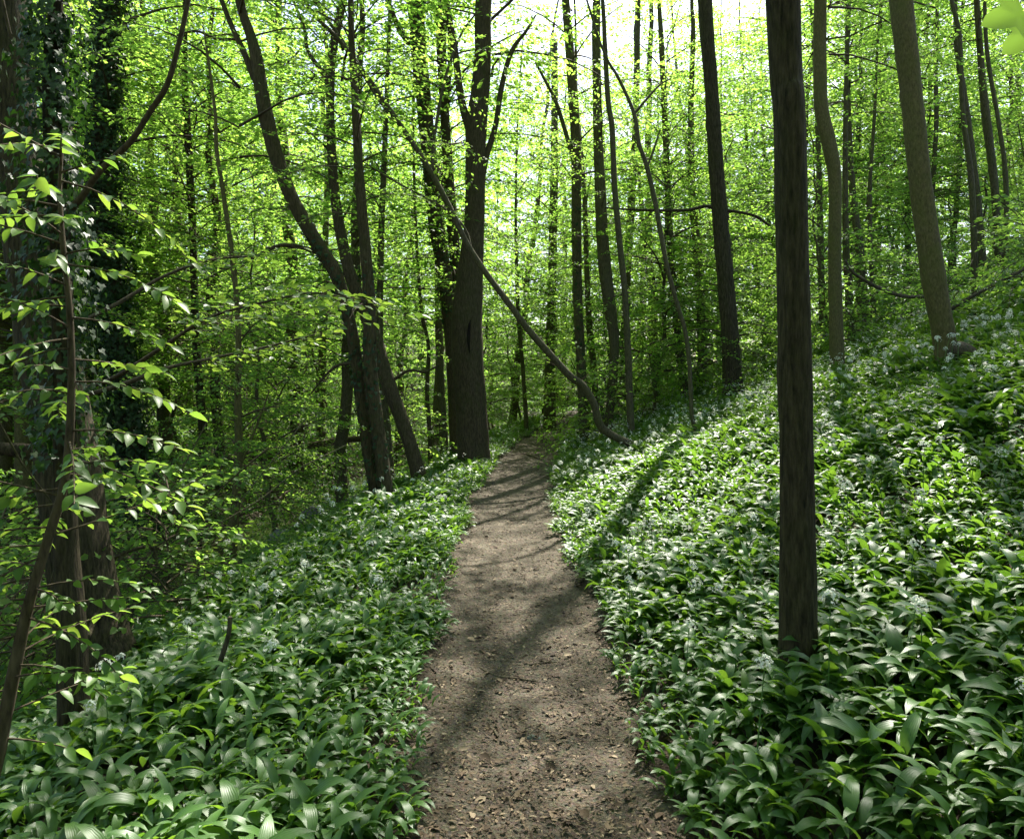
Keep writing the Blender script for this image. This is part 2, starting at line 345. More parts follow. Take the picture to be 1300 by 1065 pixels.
def make_crown(name, h0, h1, rad, nb, leaf, dens, kind='round', tmpl=T_MID, mats=None, lower=1.0, sub=.26):
    mb = MB(); acc = []
    for i in range(nb):
        f = ((i + rng.random()) / nb) ** (1.55 if kind == 'round' else 1.)
        h = h0 + (h1 - h0) * f
        prof = {'round': math.sin(PI * (.12 + .86 * f)) ** .7, 'under': (1 - f) ** .55 * (.75 + .25 * min(1, f * 6)), 'high': math.sin(PI * (.2 + .78 * f)) ** .6}[kind]
        ln = max(.5, rad * prof * rng.uniform(.6, 1.12))
        az = i * 2.399 + rng.normal(0, .35)
        el = R(8 + 48 * f + rng.normal(0, 8))
        p = np.array([0, 0, h - .15 * ln]); pts = [p]; dirs = []
        for s in range(6):
            d = np.array([math.cos(az) * math.cos(el), math.sin(az) * math.cos(el), math.sin(el)])
            dirs.append(d); p = p + d * ln / 6; pts.append(p)
            el -= R(6 + 6 * rng.random()); az += rng.normal(0, .10)
        pts = np.array(pts); dirs.append(dirs[-1]); dirs = np.array(dirs)
        tube(mb, pts, np.linspace(.006 + .007 * ln, .003, 7), 4, mat=1, cap=False)
        tpos = .18 + .1 * rng.random(); sgn = 1
        while tpos < 1:
            k = tpos * 6; a = int(min(k, 5)); w = k - a
            q = pts[a] * (1 - w) + pts[a + 1] * w; d0 = dirs[a]
            side = unit(np.cross([0, 0, 1.], d0)); ang = R(rng.uniform(35, 65)) * sgn
            d = d0 * math.cos(ang) + side * math.sin(ang) + np.array([0, 0, rng.normal(.02, .10)])
            l = (.42 * ln * (1 - .65 * tpos) + .25) * rng.uniform(.7, 1.2)
            up = np.array([0, 0, 1.]) + rng.normal(0, .12, 3)
            spray_twig(mb, acc, q, d, l, leaf, leaf * .62, up, dens)
            if l > .7:   # second order twigs
                dn = unit(d); sd = unit(np.cross(up, dn))
                for s2 in (-1, 1):
                    for t2 in np.arange(.3, .95, .32 / l):
                        spray_twig(mb, acc, q + dn * l * t2, dn * .7 + sd * s2 * .8 + np.array([0, 0, rng.normal(0, .08)]), l * .38 * (1.15 - t2) + .16, leaf, leaf * .62, up, dens, r0=.004)
            sgn = -sgn; tpos += sub / ln * rng.uniform(.75, 1.3)
        spray_twig(mb, acc, pts[-2], dirs[-1], .5, leaf, leaf * .62, np.array([0, 0, 1.]), dens)
    q = np.concatenate([a[0] for a in acc]); d = np.concatenate([a[1] for a in acc]); n = np.concatenate([a[2] for a in acc])
    m = len(q); L = leaf * rng.uniform(.65, 1.2, m)
    leaves(mb, q, d, n, L, L * rng.uniform(.55, .72, m), tmpl, 0, rng.random(m))
    print(name, 'leaves', m)
    return mb.mesh(name, mats or [M['leaf'], M['twig']])

CROWN = {}
for k in range(3): CROWN['under%d' % k] = (make_crown('understorey_crown', .9 + .3 * k, 6.5 + k, 2.9 + .25 * k, 40, .078, 1.7, 'under', sub=.20), 'under')
for k in range(3): CROWN['mid%d' % k] = (make_crown('woodland_crown', 3.0 + k, 17., 3.5, 56, .125, 1.25, 'round', T_FAR, sub=.27), 'mid')
for k in range(2): CROWN['high%d' % k] = (make_crown('canopy_crown', 8. + k, 20., 4.6, 25, .12, 1.15, 'high', T_FAR, sub=.34), 'high')

for k in range(2): CROWN['seed%d' % k] = (make_crown('seedling_crown', .25, 1.3 + .3 * k, 1.0, 17, .072, 2.4, 'under', sub=.16), 'seed')

def base_trunk(seed, H, r, lean=.3):
    g = np.random.default_rng(seed)
    z = np.linspace(-.3, H, 22)
    wx = np.cumsum(g.normal(0, .06, 22)); wy = np.cumsum(g.normal(0, .06, 22))
    wx -= wx[0]; wy -= wy[0]
    pts = np.stack([wx + lean * z / H * g.normal(), wy + lean * z / H * g.normal(), z], -1)
    rr = r * (1 - z.clip(0) / H * .82)
    mb = MB(); tube(mb, pts, rr, 10, .07, seed, flare=(.35, .35))
    for _ in range(5):     # stubs and thin dead side limbs
        k = g.integers(6, 18); az = g.uniform(0, 2 * PI); l = g.uniform(.5, 2.2)
        d = np.array([math.cos(az), math.sin(az), g.uniform(.1, .9)])
        p = pts[k]; q = np.array([p + d * l * t + np.array([0, 0, .15 * l * t * t]) + g.normal(0, .04, 3) * t for t in np.linspace(0, 1, 5)])
        tube(mb, q, np.linspace(rr[k] * .32, .008, 5), 5, cap=False)
    return mb.mesh('woodland_trunk', [M['bark_far']])
TRUNK = [base_trunk(s, 18., .16, .5) for s in (11, 23, 37, 51)]
STRUNK = [base_trunk(s, 1.6, .012, .2) for s in (14,)]
UTRUNK = [base_trunk(s, 7., .05, .5) for s in (13, 29)]

# ------------------------------------------------------------------ named trees, measured from the photograph
def px_pts(pts, Y, dy=0.):
    """(px, py, width px) list -> world points and radii at distance Y (dy = change of distance along the stem)"""
    n = len(pts); P = []; r = []
    for i, p in enumerate(pts):
        yy = Y + dy * i / max(n - 1, 1)
        P.append(at(p[0], p[1], yy)); r.append(p[2] * .5 / F * yy)
    return np.array(P), np.array(r)

def ivy_on(pts, rad, n, thick, size, g, z0=-9, z1=99):
    k = g.random(n) * (len(pts) - 1); a = k.astype(int); w = (k - a)[:, None]
    c = pts[a] * (1 - w) + pts[np.minimum(a + 1, len(pts) - 1)] * w
    r = rad[a] * (1 - w[:, 0]) + rad[np.minimum(a + 1, len(pts) - 1)] * w[:, 0]
    az = g.uniform(0, 2 * PI, n); o = np.stack([np.cos(az), np.sin(az), np.zeros(n)], -1)
    lump = .55 + .45 * np.sin(c[:, 2] * 2.3 + az * 2) * np.sin(c[:, 2] * 1.1 + 1 + az)
    q = c + o * (r * .95 + thick * lump * g.random(n) ** .8)[:, None]
    d = o * .35 + np.array([0, 0, -1.]) + g.normal(0, .35, (n, 3))
    nn = o + np.array([0, 0, .35]) + g.normal(0, .35, (n, 3))
    s = (q[:, 2] > z0) & (q[:, 2] < z1)
    mb = MB(); L = size * g.uniform(.6, 1.25, n)
    leaves(mb, q[s], d[s], nn[s], L[s], L[s] * .95, T_IVY, 0, g.random(s.sum()))
    return mb.mesh('ivy', [M['ivy']])

hero_n = 0
def tree(name, label, cat, pts, Y=None, bark='bark_far', top=14., crown=None, cs=1., crz=0., limbs=(), dy=0., ivy=None, flare=(.3, .4), disp=.05, group=None, seg=16, extra=None, sink=.25, knots=0):
    global hero_n; hero_n += 1; g = np.random.default_rng(100 + hero_n)
    if Y is None: Y = hit(pts[0][0], pts[0][1])
    P, r = px_pts(pts, Y, dy)
    gz = float(height(P[0][0], P[0][1]))
    if P[0][2] > gz - sink:     # root the foot in the ground
        P = np.vstack([[P[0][0], P[0][1], gz - sink], P]) if P[0][2] - gz > .12 - sink else P
        if len(P) > len(r): r = np.concatenate([[r[0]], r])
    if P[0][2] > gz - .05: P[0][2] = gz - sink
    if P[-1][2] < top:          # carry the stem on above the frame
        d = unit(P[-1] - P[-2]); d = unit(d + np.array([0, 0, .6])); L = top - P[-1][2]
        for k in (1, 2, 3, 4):
            d = unit(d + np.array([0, 0, .15]) + g.normal(0, .05, 3))
            P = np.vstack([P, P[-1] + d * L / 4]); r = np.append(r, r[-1] * .78)
    loc = np.array([P[0][0], P[0][1], gz]); print('TREE %.2f %.2f %.2f r=%.2f' % (Y, P[0][0], gz, r[0]), label)
    root = thing(name, label, cat, loc, group)
    nseg = 16 if knots else 6
    C_ = catmull(P - loc, nseg); rr = np.interp(np.arange(len(C_)), np.arange(len(r)) * nseg, r)
    mb = MB(); tube(mb, C_, rr, seg, disp, g.uniform(0, 6), flare=flare, knots=knots)
    for l in limbs:
        lp, lr = px_pts(l['p'], l.get('Y', Y), l.get('dy', 0.))
        lp = lp - loc
        if l.get('up'):
            d = unit(lp[-1] - lp[-2])
            for k in range(3):
                d = unit(d + np.array([0, 0, .12])); lp = np.vstack([lp, lp[-1] + d * l['up'] / 3]); lr = np.append(lr, lr[-1] * .6)
        c = catmull(lp, 5); q = np.interp(np.arange(len(c)), np.arange(len(lr)) * 5, lr)
        m2 = MB(); tube(m2, c, q, 8, disp, g.uniform(0, 6)); link('limb', m2.mesh('limb', [M[l.get('bark', bark)]]), root)
    link('trunk', mb.mesh('trunk', [M[bark]]), root)
    if crown:
        zt = {'under': 3., 'mid': 8., 'high': 12.}[CROWN[crown][1]]
        i = int(np.argmin(np.abs(C_[:, 2] - zt * cs)))
        c = link('crown', CROWN[crown][0], root, (C_[i][0], C_[i][1], crz)); c.rotation_euler = (0, 0, g.uniform(0, 6.28)); c.scale = (cs, cs, cs)
    if ivy:
        link('ivy', ivy_on(C_, rr, ivy[0], ivy[1], ivy[2], g, *ivy[3:]), root)
    if extra: extra(root, C_, rr, loc, Y)
    return root, C_, rr, loc, Y

# --- right hand side
tree('oak_tree', 'dark straight trunk standing alone in the wild garlic close to the right of the path', 'tree',
     [(1013, 864, 50), (1013, 790, 46), (1012, 690, 43), (1010, 540, 41), (1008, 400, 41), (1005, 270, 40), (1002, 140, 40), (994, 0, 42)], None, 'bark', 15, 'high0', .8, limbs=(), flare=(.16, .5), disp=.045, seg=32, knots=22)
def root_stump(root, C_, rr, loc, Y):
    P, r = px_pts([(1200, 452, 20), (1218, 447, 26), (1236, 452, 18), (1250, 462, 10)], Y, -.4)
    m = MB(); c = catmull(P - loc, 5); tube(m, c, np.interp(np.arange(len(c)), np.arange(4) * 5, r), 10, .16, 2.)
    link('exposed_root', m.mesh('exposed_root', [M['dead']]), root)
tree('leaning_tree', 'smooth olive trunk leaning left high on the right slope with dark exposed root', 'tree',
     [(1202, 468, 30), (1199, 430, 26), (1186, 357, 29), (1176, 290, 27), (1168, 230, 26), (1157, 120, 25), (1144, 0, 27)], None, 'bark_pale', 16, 'high1', .9, flare=(.2, .25), disp=.035, extra=root_stump, seg=24, knots=22)
tree('curved_tree', 'smooth olive trunk with a kink partway up, right of the dark foreground trunk', 'tree',
     [(1064, 476, 19), (1062, 440, 17), (1060, 350, 16), (1060, 235, 16), (1054, 190, 18), (1043, 140, 17), (1041, 100, 16), (1042, 0, 15)], None, 'bark_pale', 15, 'high0', .7, flare=(.2, .3), disp=.05, knots=14)
tree('brown_tree', 'tall brown trunk with a bare crooked limb across it at the edge of the garlic', 'tree',
     [(931, 508, 27), (929, 460, 24), (926, 414, 22), (914, 276, 19), (906, 160, 18), (902, 100, 17), (895, 0, 19)], None, 'bark', 19, 'high1', .85, crz=4., flare=(.25, .3), disp=.05, knots=18,  # unseen crown raised on its stem to shade the near path
     limbs=({'p': [(912, 266, 5), (895, 262, 4.5), (870, 267, 4), (815, 267, 3.5), (768, 264, 2)]}, {'p': [(914, 267, 5), (935, 269, 4), (960, 275, 4), (977, 287, 3)]}))
right_slim = [
    ('twisted dark sapling trunk on the right skyline bending to its foot', [(1243, 384, 8), (1238, 370, 8), (1237, 320, 7), (1233, 230, 7), (1224, 158, 6), (1221, 113, 6), (1218, 45, 5), (1208, 0, 5)], 14.5),
    ('straight trunk just behind the twisted sapling on the right skyline', [(1249, 365, 11), (1245, 310, 10), (1240, 250, 9), (1228, 150, 8), (1215, 60, 7)], 18.),
    ('pair-stemmed grey trunk near the right edge of the photo on the ridge', [(1270, 345, 10), (1266, 290, 9), (1262, 230, 9), (1252, 150, 10), (1246, 90, 8), (1240, 0, 7)], 18.5),
    ('thinnest straight stem nearest the right edge on the ridge', [(1277, 350, 6), (1277, 230, 6), (1268, 158, 5), (1254, 74, 5), (1250, 0, 4)], 17.),
    ('grey trunk in the bright sky gap between the two olive trunks', [(1094, 420, 13), (1092, 330, 11), (1082, 240, 8), (1077, 150, 7), (1075, 50, 5)], 19.),
    ('short leaning stem right of the sky gap trunk', [(1111, 430, 7), (1107, 360, 6), (1104, 250, 5), (1110, 150, 4)], 18.),
    ('dark stem close beside the kinked olive trunk', [(1079, 410, 9), (1074, 310, 8), (1073, 230, 7), (1074, 120, 6), (1078, 0, 5)], 17.),
    ('dark stem half hidden left of the kinked olive trunk', [(1045, 440, 9), (1042, 330, 8), (1040, 230, 7), (1036, 100, 6)], 20.),
]
for i, (lb, pts, Y) in enumerate(right_slim):
    tree('slender_tree', lb, 'tree', pts, Y, 'bark_far', 13, 'high%d' % (i % 2), .72, seg=10, disp=.06)

# --- centre
def hollow(root, C_, rr, loc, Y):  # solid dark strip set into the bark for the hollow's shade, no cavity
    P, r = px_pts([(599, 404, 1.5), (597, 416, 4.5), (596, 432, 5.5), (597, 446, 3.5), (598, 456, 1)], Y)
    i = [int(np.argmin(np.abs(C_[:, 2] + loc[2] - p[2]))) for p in P]
    m = MB(); c = P - loc
    for k in range(5): c[k][1] = C_[i[k]][1] - rr[i[k]] * .93
    cc = catmull(c, 5); rad = np.interp(np.arange(len(cc)), np.arange(5) * 5, r)
    tube(m, cc, rad, 10, .1, 1.); link('hollow', m.mesh('hollow', [M['hollow']]), root)
    for s in (-1, 1):
        q = cc.copy(); q[:, 0] += s * rad * 1.25; q[:, 1] -= .01
        m = MB(); tube(m, q, np.full(len(q), .03) * np.sin(np.linspace(.3, PI - .3, len(q))), 7, .2, 3. + s); link('callus_rim', m.mesh('callus_rim', [M['bark_beech']]), root)
tree('beech_tree', 'largest beech trunk beside the path with a dark hollow and a forked top', 'tree',
     [(602, 592, 42), (600, 560, 40), (597, 500, 39), (594, 450, 41), (593, 400, 40), (596, 360, 35), (602, 280, 25), (604, 210, 25), (605, 158, 27), (610, 110, 23), (613, 60, 21), (614, 0, 21)], None, 'bark_beech', 18, 'high0', 1.0,
     limbs=({'p': [(600, 175, 12), (590, 145, 10), (583, 110, 9), (577, 60, 8), (566, 0, 7)], 'up': 4}, {'p': [(611, 235, 8), (617, 200, 8), (629, 160, 7), (637, 110, 7), (650, 65, 6), (668, 40, 4), (680, 20, 2)]}),
     flare=(.2, .34), disp=.045, extra=hollow, seg=32)
tree('twin_beech', 'wide dark trunk rising behind the big beech on its left with a short left limb', 'tree',
     [(582, 566, 22), (574, 430, 20), (564, 345, 18), (552, 276, 18), (540, 145, 20), (531, 60, 20), (529, 0, 19)], 16., 'bark_beech', 16, 'high1', .9,
     limbs=({'p': [(524, 58, 8), (512, 45, 8), (500, 22, 7), (488, -10, 6)], 'up': 3},), ivy=(1800, .10, .07, 3.0, 8.0))
tree('twin_beech', 'narrower dark trunk squeezed between the wide one and the big beech', 'tree',
     [(594, 564, 14), (587, 430, 14), (580, 350, 14), (573, 276, 14), (565, 150, 12), (560, 60, 13), (560, 0, 13)], 16.5, 'bark_beech', 16, 'mid2', .9,
     limbs=({'p': [(566, 150, 6), (572, 60, 6), (566, 0, 5)], 'up': 3},), ivy=(900, .08, .07, 3.0, 8.0))
def lean_twigs(root, C_, rr, loc, Y):
    g = np.random.default_rng(5)
    mats = [M['leaf'], M['twig']]
    for k in np.linspace(28, len(C_) - 6, 16).astype(int):
        mb2 = MB(); acc = []
        d = np.array([g.uniform(-1, 1), g.uniform(-.8, .5), g.uniform(.1, .9)]); spray_twig(mb2, acc, C_[k], d, g.uniform(.6, 1.3), .075, .045, np.array([0, -.1, 1.]), .8)
        L = .075 * g.uniform(.7, 1.15, len(acc[0][0])); leaves(mb2, *acc[0], L, L * .62, T_MID, 0)
        link('leafy_twig', mb2.mesh('leafy_twig', mats), root)
tree('leaning_sapling', 'thin curved stem sweeping diagonally up and left across the whole middle', 'tree',
     [(824, 572, 9.6), (808, 566, 9.6), (792, 560, 9.6), (773, 550, 9.6), (761, 538, 9.6), (754, 513, 9.6), (739, 489, 9.6), (724, 478, 9.6), (702, 454, 8.9), (672, 420, 8.9), (650, 391, 8.1), (600, 322, 7.8), (568, 258, 7.4), (540, 207, 6.7), (494, 138, 5.9), (462, 92, 5.5), (429, 50, 5.2), (402, 23, 4.8), (386, 0, 4.4), (362, -40, 3.7)], None, 'bark_far', 5., None,
     limbs=({'p': [(505, 155, 5), (485, 132, 5), (467, 104, 5), (440, 60, 4.5), (402, 5, 4), (380, -30, 3)]}, {'p': [(548, 225, 5), (552, 170, 4), (565, 100, 3.5), (585, 45, 3), (606, 15, 2)]}, {'p': [(600, 325, 3), (590, 290, 3), (560, 262, 3), (500, 230, 2), (460, 205, 1.5)]}), dy=-1.2, flare=None, disp=.05, extra=lean_twigs, sink=.1)
centre = [
    ('ivy_clad_tree', 'straight grey trunk forking left near the top, just right of the path end', [(742, 550, 13), (738, 470, 12), (734, 400, 12), (732, 300, 13), (731, 180, 13), (726, 100, 12), (718, 0, 10)], 17., ({'p': [(730, 210, 7), (720, 175, 6), (706, 130, 5), (695, 108, 4), (680, 80, 3)]},)),
    ('slender_tree', 'trunk thickened at mid height standing right of the forked grey trunk', [(771, 556, 11), (780, 450, 12), (774, 390, 16), (767, 330, 16), (760, 200, 13), (757, 60, 11), (757, 0, 10)], 16.5, ()),
    ('slender_tree', 'clean slim trunk with long gentle bends above the foot of the curved stem', [(802, 560, 9), (799, 500, 9), (797, 440, 8.5), (793, 370, 8), (786, 304, 8), (780, 231, 7.5), (777, 162, 7), (772, 128, 6.5), (768, 60, 6), (765, 0, 5)], 14.5, ()),
    ('slender_tree', 'thin black sapling snaking up from the garlic left of the tall brown trunk', [(892, 562, 5), (879, 532, 5), (875, 459, 5.5), (869, 417, 5.5), (858, 380, 5.5), (845, 330, 6), (832, 258, 6.5), (821, 211, 6), (811, 182, 5.5), (805, 145, 5), (786, 101, 4), (764, 60, 3)], 11.5, ({'p': [(805, 145, 3.5), (822, 125, 3), (838, 108, 2.5), (852, 100, 1.5)]}, {'p': [(822, 212, 3), (830, 190, 3), (838, 165, 2)]})),
    ('slender_tree', 'pale brown trunk deep between the slim trunks of the middle distance', [(790, 520, 10), (793, 420, 10), (797, 330, 10), (802, 250, 9.5), (807, 150, 8), (810, 0, 7)], 22., ()),
    ('slender_tree', 'grey trunk standing left of the tall brown trunk in the middle distance', [(894, 505, 13), (890, 400, 12), (886, 324, 11), (879, 250, 9), (877, 150, 8), (880, 40, 6)], 19., ()),
    ('slender_tree', 'ivy speckled trunk behind the thin black sapling', [(874, 540, 10), (866, 470, 10), (858, 400, 9), (852, 330, 9), (846, 200, 8), (840, 60, 7)], 18., ()),
    ('slender_tree', 'dark stout trunk just beyond the far end of the path', [(698, 535, 16), (698, 470, 13), (700, 400, 12), (702, 300, 11), (704, 180, 9), (704, 60, 8)], 25., ()),
    ('slender_tree', 'dark trunk seen close left of the big beech', [(563, 556, 11), (560, 500, 10), (557, 420, 10), (556, 340, 9), (553, 250, 8)], 19., ()),
    ('slender_tree', 'thin wavering stem left of the big beech', [(546, 552, 6), (542, 500, 6), (544, 440, 5), (536, 400, 5), (530, 330, 4)], 17., ()),
    ('slender_tree', 'slim stem behind the foot of the curved stem', [(757, 530, 8), (754, 470, 8), (749, 420, 8), (745, 350, 7), (742, 250, 6)], 21., ()),
    ('slender_tree', 'thin stem between the big beech and the path end', [(668, 536, 6), (664, 470, 5), (658, 400, 5), (655, 300, 4)], 24., ()),
]
for i, (nm, lb, pts, Y, lim) in enumerate(centre):
    tree(nm, lb, 'tree', pts, Y, 'bark_far', 18 if i == 2 else 13, None if i in (3, 9) else ('high%d' % (i % 2) if i < 3 else 'mid%d' % (i % 3)), (.7, .45, .62, .6, .6, .6, .55, .75, .7, .7, .65, .7)[i], crz=5. if i == 2 else 0., limbs=lim, seg=10, disp=.06,  # crown of the slim bending trunk is raised to shade the left bank
         ivy=(900, .09, .07, .3, 6.) if i in (0, 6) else None)

# --- left
tree('leaning_tree', 'mossy trunk leaning far left and forking near the top, foremost of the left cluster', 'tree',
     [(480, 643, 17), (466, 560, 15), (455, 480, 15), (446, 420, 15), (428, 352, 17), (406, 315, 18), (390, 288, 18), (370, 250, 18), (353, 205, 19), (343, 170, 19), (334, 129, 18), (326, 76, 15), (317, 42, 12), (304, 0, 11)], None, 'bark_beech', 13, 'high0', .62,
     limbs=({'p': [(335, 120, 9), (322, 97, 9), (310, 67, 8), (297, 40, 7), (281, 0, 6)], 'up': 3}, {'p': [(412, 325, 7), (390, 316, 6), (355, 312, 5), (320, 328, 4), (280, 345, 3), (255, 358, 2)]}, {'p': [(300, 50, 4), (275, 50, 3.5), (250, 40, 3), (225, 45, 2)]}), ivy=(1300, .05, .06, .2, 4.), disp=.06)
tree('mossy_tree', 'upright mossy trunk directly right of the far-leaning one in the left cluster', 'tree',
     [(492, 643, 20), (480, 545, 17), (470, 462, 17), (469, 390, 16), (464, 320, 14), (456, 220, 12), (451, 130, 10), (446, 40, 8)], None, 'bark_beech', 13, 'high1', .45, ivy=(900, .05, .06, .2, 3.5))
tree('mossy_tree', 'thick trunk slanting down to the right in the left cluster', 'tree',
     [(534, 614, 20), (524, 575, 18), (510, 533, 18), (496, 495, 19), (485, 462, 19), (473, 420, 18), (452, 372, 16), (437, 318, 14), (426, 255, 13), (422, 208, 12), (419, 139, 11), (421, 75, 11), (432, 18, 10), (440, -20, 9)], None, 'bark_beech', 12, 'high1', .7,
     limbs=({'p': [(419, 115, 6), (411, 95, 6), (391, 65, 5), (386, 35, 4), (372, 0, 3)], 'up': 2}, {'p': [(480, 448, 5), (455, 460, 4), (425, 466, 4), (395, 499, 2)]}, {'p': [(500, 482, 4), (520, 470, 3.5), (540, 472, 3), (560, 462, 2)]}), disp=.05)
tree('mossy_tree', 'narrow dark trunk at the back of the left cluster', 'tree',
     [(497, 620, 9), (493, 560, 9), (487, 500, 9), (482, 430, 9), (484, 300, 8), (488, 200, 7)], 15., 'bark_far', 13, 'high0', .42)
tree('slender_tree', 'thin trunk with a side shoot standing below the path near the stream', 'tree',
     [(291, 726, 15), (298, 650, 12), (302, 600, 10.5), (303, 561, 10), (302, 504, 9), (303, 448, 7.5), (301, 390, 7), (294, 320, 6.5), (284, 250, 5.5), (275, 190, 5), (273, 140, 4), (262, 60, 3)], None, 'bark_pale', 6.5, 'under1', .62,
     limbs=({'p': [(303, 596, 4), (318, 560, 3), (332, 525, 2.5), (342, 495, 2)]},), disp=.06)
tree('slender_tree', 'dark thin trunk across the stream between the ivy column and the thin pale trunk', 'tree',
     [(254, 652, 13), (258, 560, 11), (252, 480, 10), (248, 420, 10), (246, 330, 9), (240, 200, 9), (234, 90, 8)], None, 'bark', 13, 'mid2', .7)
tree('ivy_clad_tree', 'dark tree thickly wrapped in ivy leaning left beyond the stream', 'tree',
     [(184, 672, 36), (176, 620, 33), (164, 540, 31), (152, 460, 30), (141, 380, 30), (134, 300, 30), (131, 200, 29), (135, 100, 27), (140, 0, 25)], None, 'bark', 15, 'high0', .8, ivy=(24000, .45, .075, -2, 11), flare=(.3, .3))
tree('beech_tree', 'wide shaded beech trunk with spreading roots behind the thin foreground trunk on the left', 'tree',
     [(136, 862, 92), (122, 815, 80), (106, 750, 76), (95, 670, 74), (77, 520, 72), (52, 400, 64), (30, 250, 56), (14, 120, 50), (5, 0, 46)], None, 'bark', 14, 'high1', .8,  # dark brown bark instead of beech grey; the trunk's shade is in its colour
     limbs=({'p': [(70, 590, 22), (40, 574, 20), (5, 570, 17), (-40, 560, 14), (-80, 530, 10)]}, {'p': [(128, 765, 9), (118, 790, 8), (112, 808, 6)], 'dy': -.5}), flare=(.16, .28), disp=.05, seg=28)
tree('slender_tree', 'grey trunk at the left edge of the photo beyond the wide beech', 'tree',
     [(28, 668, 19), (29, 560, 18), (27, 440, 18), (22, 300, 17), (18, 150, 16), (16, 0, 15)], None, 'bark_pale', 13, 'mid0', .8)
tree('slender_tree', 'grey trunk cut by the left edge of the photo', 'tree',
     [(4, 668, 18), (6, 560, 17), (6, 440, 17), (4, 300, 16), (-6, 150, 15), (-10, 0, 14)], 15.5, 'bark_pale', 13, 'mid1', .8)
tree('ivy_clad_tree', 'thin foreground trunk at lower left hung with ivy, with a bare limb rising right', 'tree',
     [(96, 950, 42), (93, 877, 37), (89, 770, 33), (84, 700, 30), (82, 600, 26), (82, 500, 25), (80, 400, 25), (78, 330, 25), (75, 270, 24), (69, 200, 23), (66, 120, 22), (67, 60, 20), (70, 0, 18)], None, 'bark', 8, None,
     limbs=({'p': [(78, 290, 12), (86, 272, 10), (104, 250, 8.5), (128, 216, 8), (165, 181, 7.5), (190, 143, 7), (212, 108, 7), (226, 60, 6), (238, 5, 6), (242, -40, 5)], 'dy': -.4, 'bark': 'twig'}, {'p': [(60, 130, 5), (35, 90, 5), (15, 50, 4.5), (3, 0, 4)], 'bark': 'twig'}), ivy=(5200, .26, .045, 1.5, 6), flare=(.12, .2), disp=.035, seg=20)

# ------------------------------------------------------------------ the leafy sapling in front on the left
def near_leaves(P, D, N, size, g, tmpl=T_NEAR, mat='leaf'):
    mb = MB(); L = size * g.uniform(.75, 1.2, len(P)); leaves(mb, P, D, N, L, L * .56, tmpl, 0, g.random(len(P)))
    return mb
def sapling():
    g = np.random.default_rng(77); Y = 2.35
    pts = [(-75, 1225, 19), (-10, 985, 17), (4, 920, 16), (22, 830, 15), (38, 760, 13), (62, 680, 12), (80, 620, 11), (88, 560, 10.5), (91, 470, 9), (88, 390, 8), (80, 310, 7), (76, 240, 5), (80, 180, 3)]
    P, r = px_pts(pts, Y, .25); gz = float(height(P[0][0], P[0][1])); P[0][2] = min(P[0][2], gz - .05); loc = np.array([P[0][0], P[0][1], gz])
    root = thing('hornbeam_sapling', 'slim crooked sapling with bright sunlit leaves in front at the far left', 'sapling', loc)
    C_ = catmull(P - loc, 6); rr = np.interp(np.arange(len(C_)), np.arange(len(r)) * 6, r)
    mb = MB(); tube(mb, C_, rr, 12, .06, 1.); link('trunk', mb.mesh('trunk', [M['twig']]), root)
    for k in np.linspace(10, len(C_) - 2, 66).astype(int):
        az = g.uniform(0, 2 * PI); l = g.uniform(.18, .5)
        d = unit(np.array([math.cos(az), .7 * math.sin(az), g.uniform(-.15, .35)]))
        t = np.linspace(0, 1, 6)[:, None]; sway = g.normal(0, .06, 3)
        q = C_[k] + d * l * t + sway * t ** 2 * l * 2 + np.array([0, 0, -.2]) * l * t ** 2
        m2 = MB(); tube(m2, q, np.linspace(.004, .0015, 6), 5, mat=1, cap=False)
        n = int(l / .035) + 2; tt = np.linspace(.25, 1, n); pos = np.stack([np.interp(tt, t[:, 0], q[:, i]) for i in range(3)], -1)
        side = unit(np.cross([0, 0, 1.], d)); sg = np.where(np.arange(n) % 2 == 0, 1., -1.)[:, None]
        D = d * .7 + side * sg * .9 + g.normal(0, .15, (n, 3)) + np.array([0, 0, -.25]); D[-1] = d + np.array([0, 0, -.3])
        D[:, 2] += g.normal(-.1, .3, n); Nn = np.array([0, 0, 1.]) + g.normal(0, .4, (n, 3)); L = .056 * g.uniform(.7, 1.25, n)
        leaves(m2, pos, D, Nn, L, L * .55, T_NEAR, 0, g.random(n))
        link('leafy_twig', m2.mesh('leafy_twig', [M['leaf_near'], M['twig']]), root)
sapling()

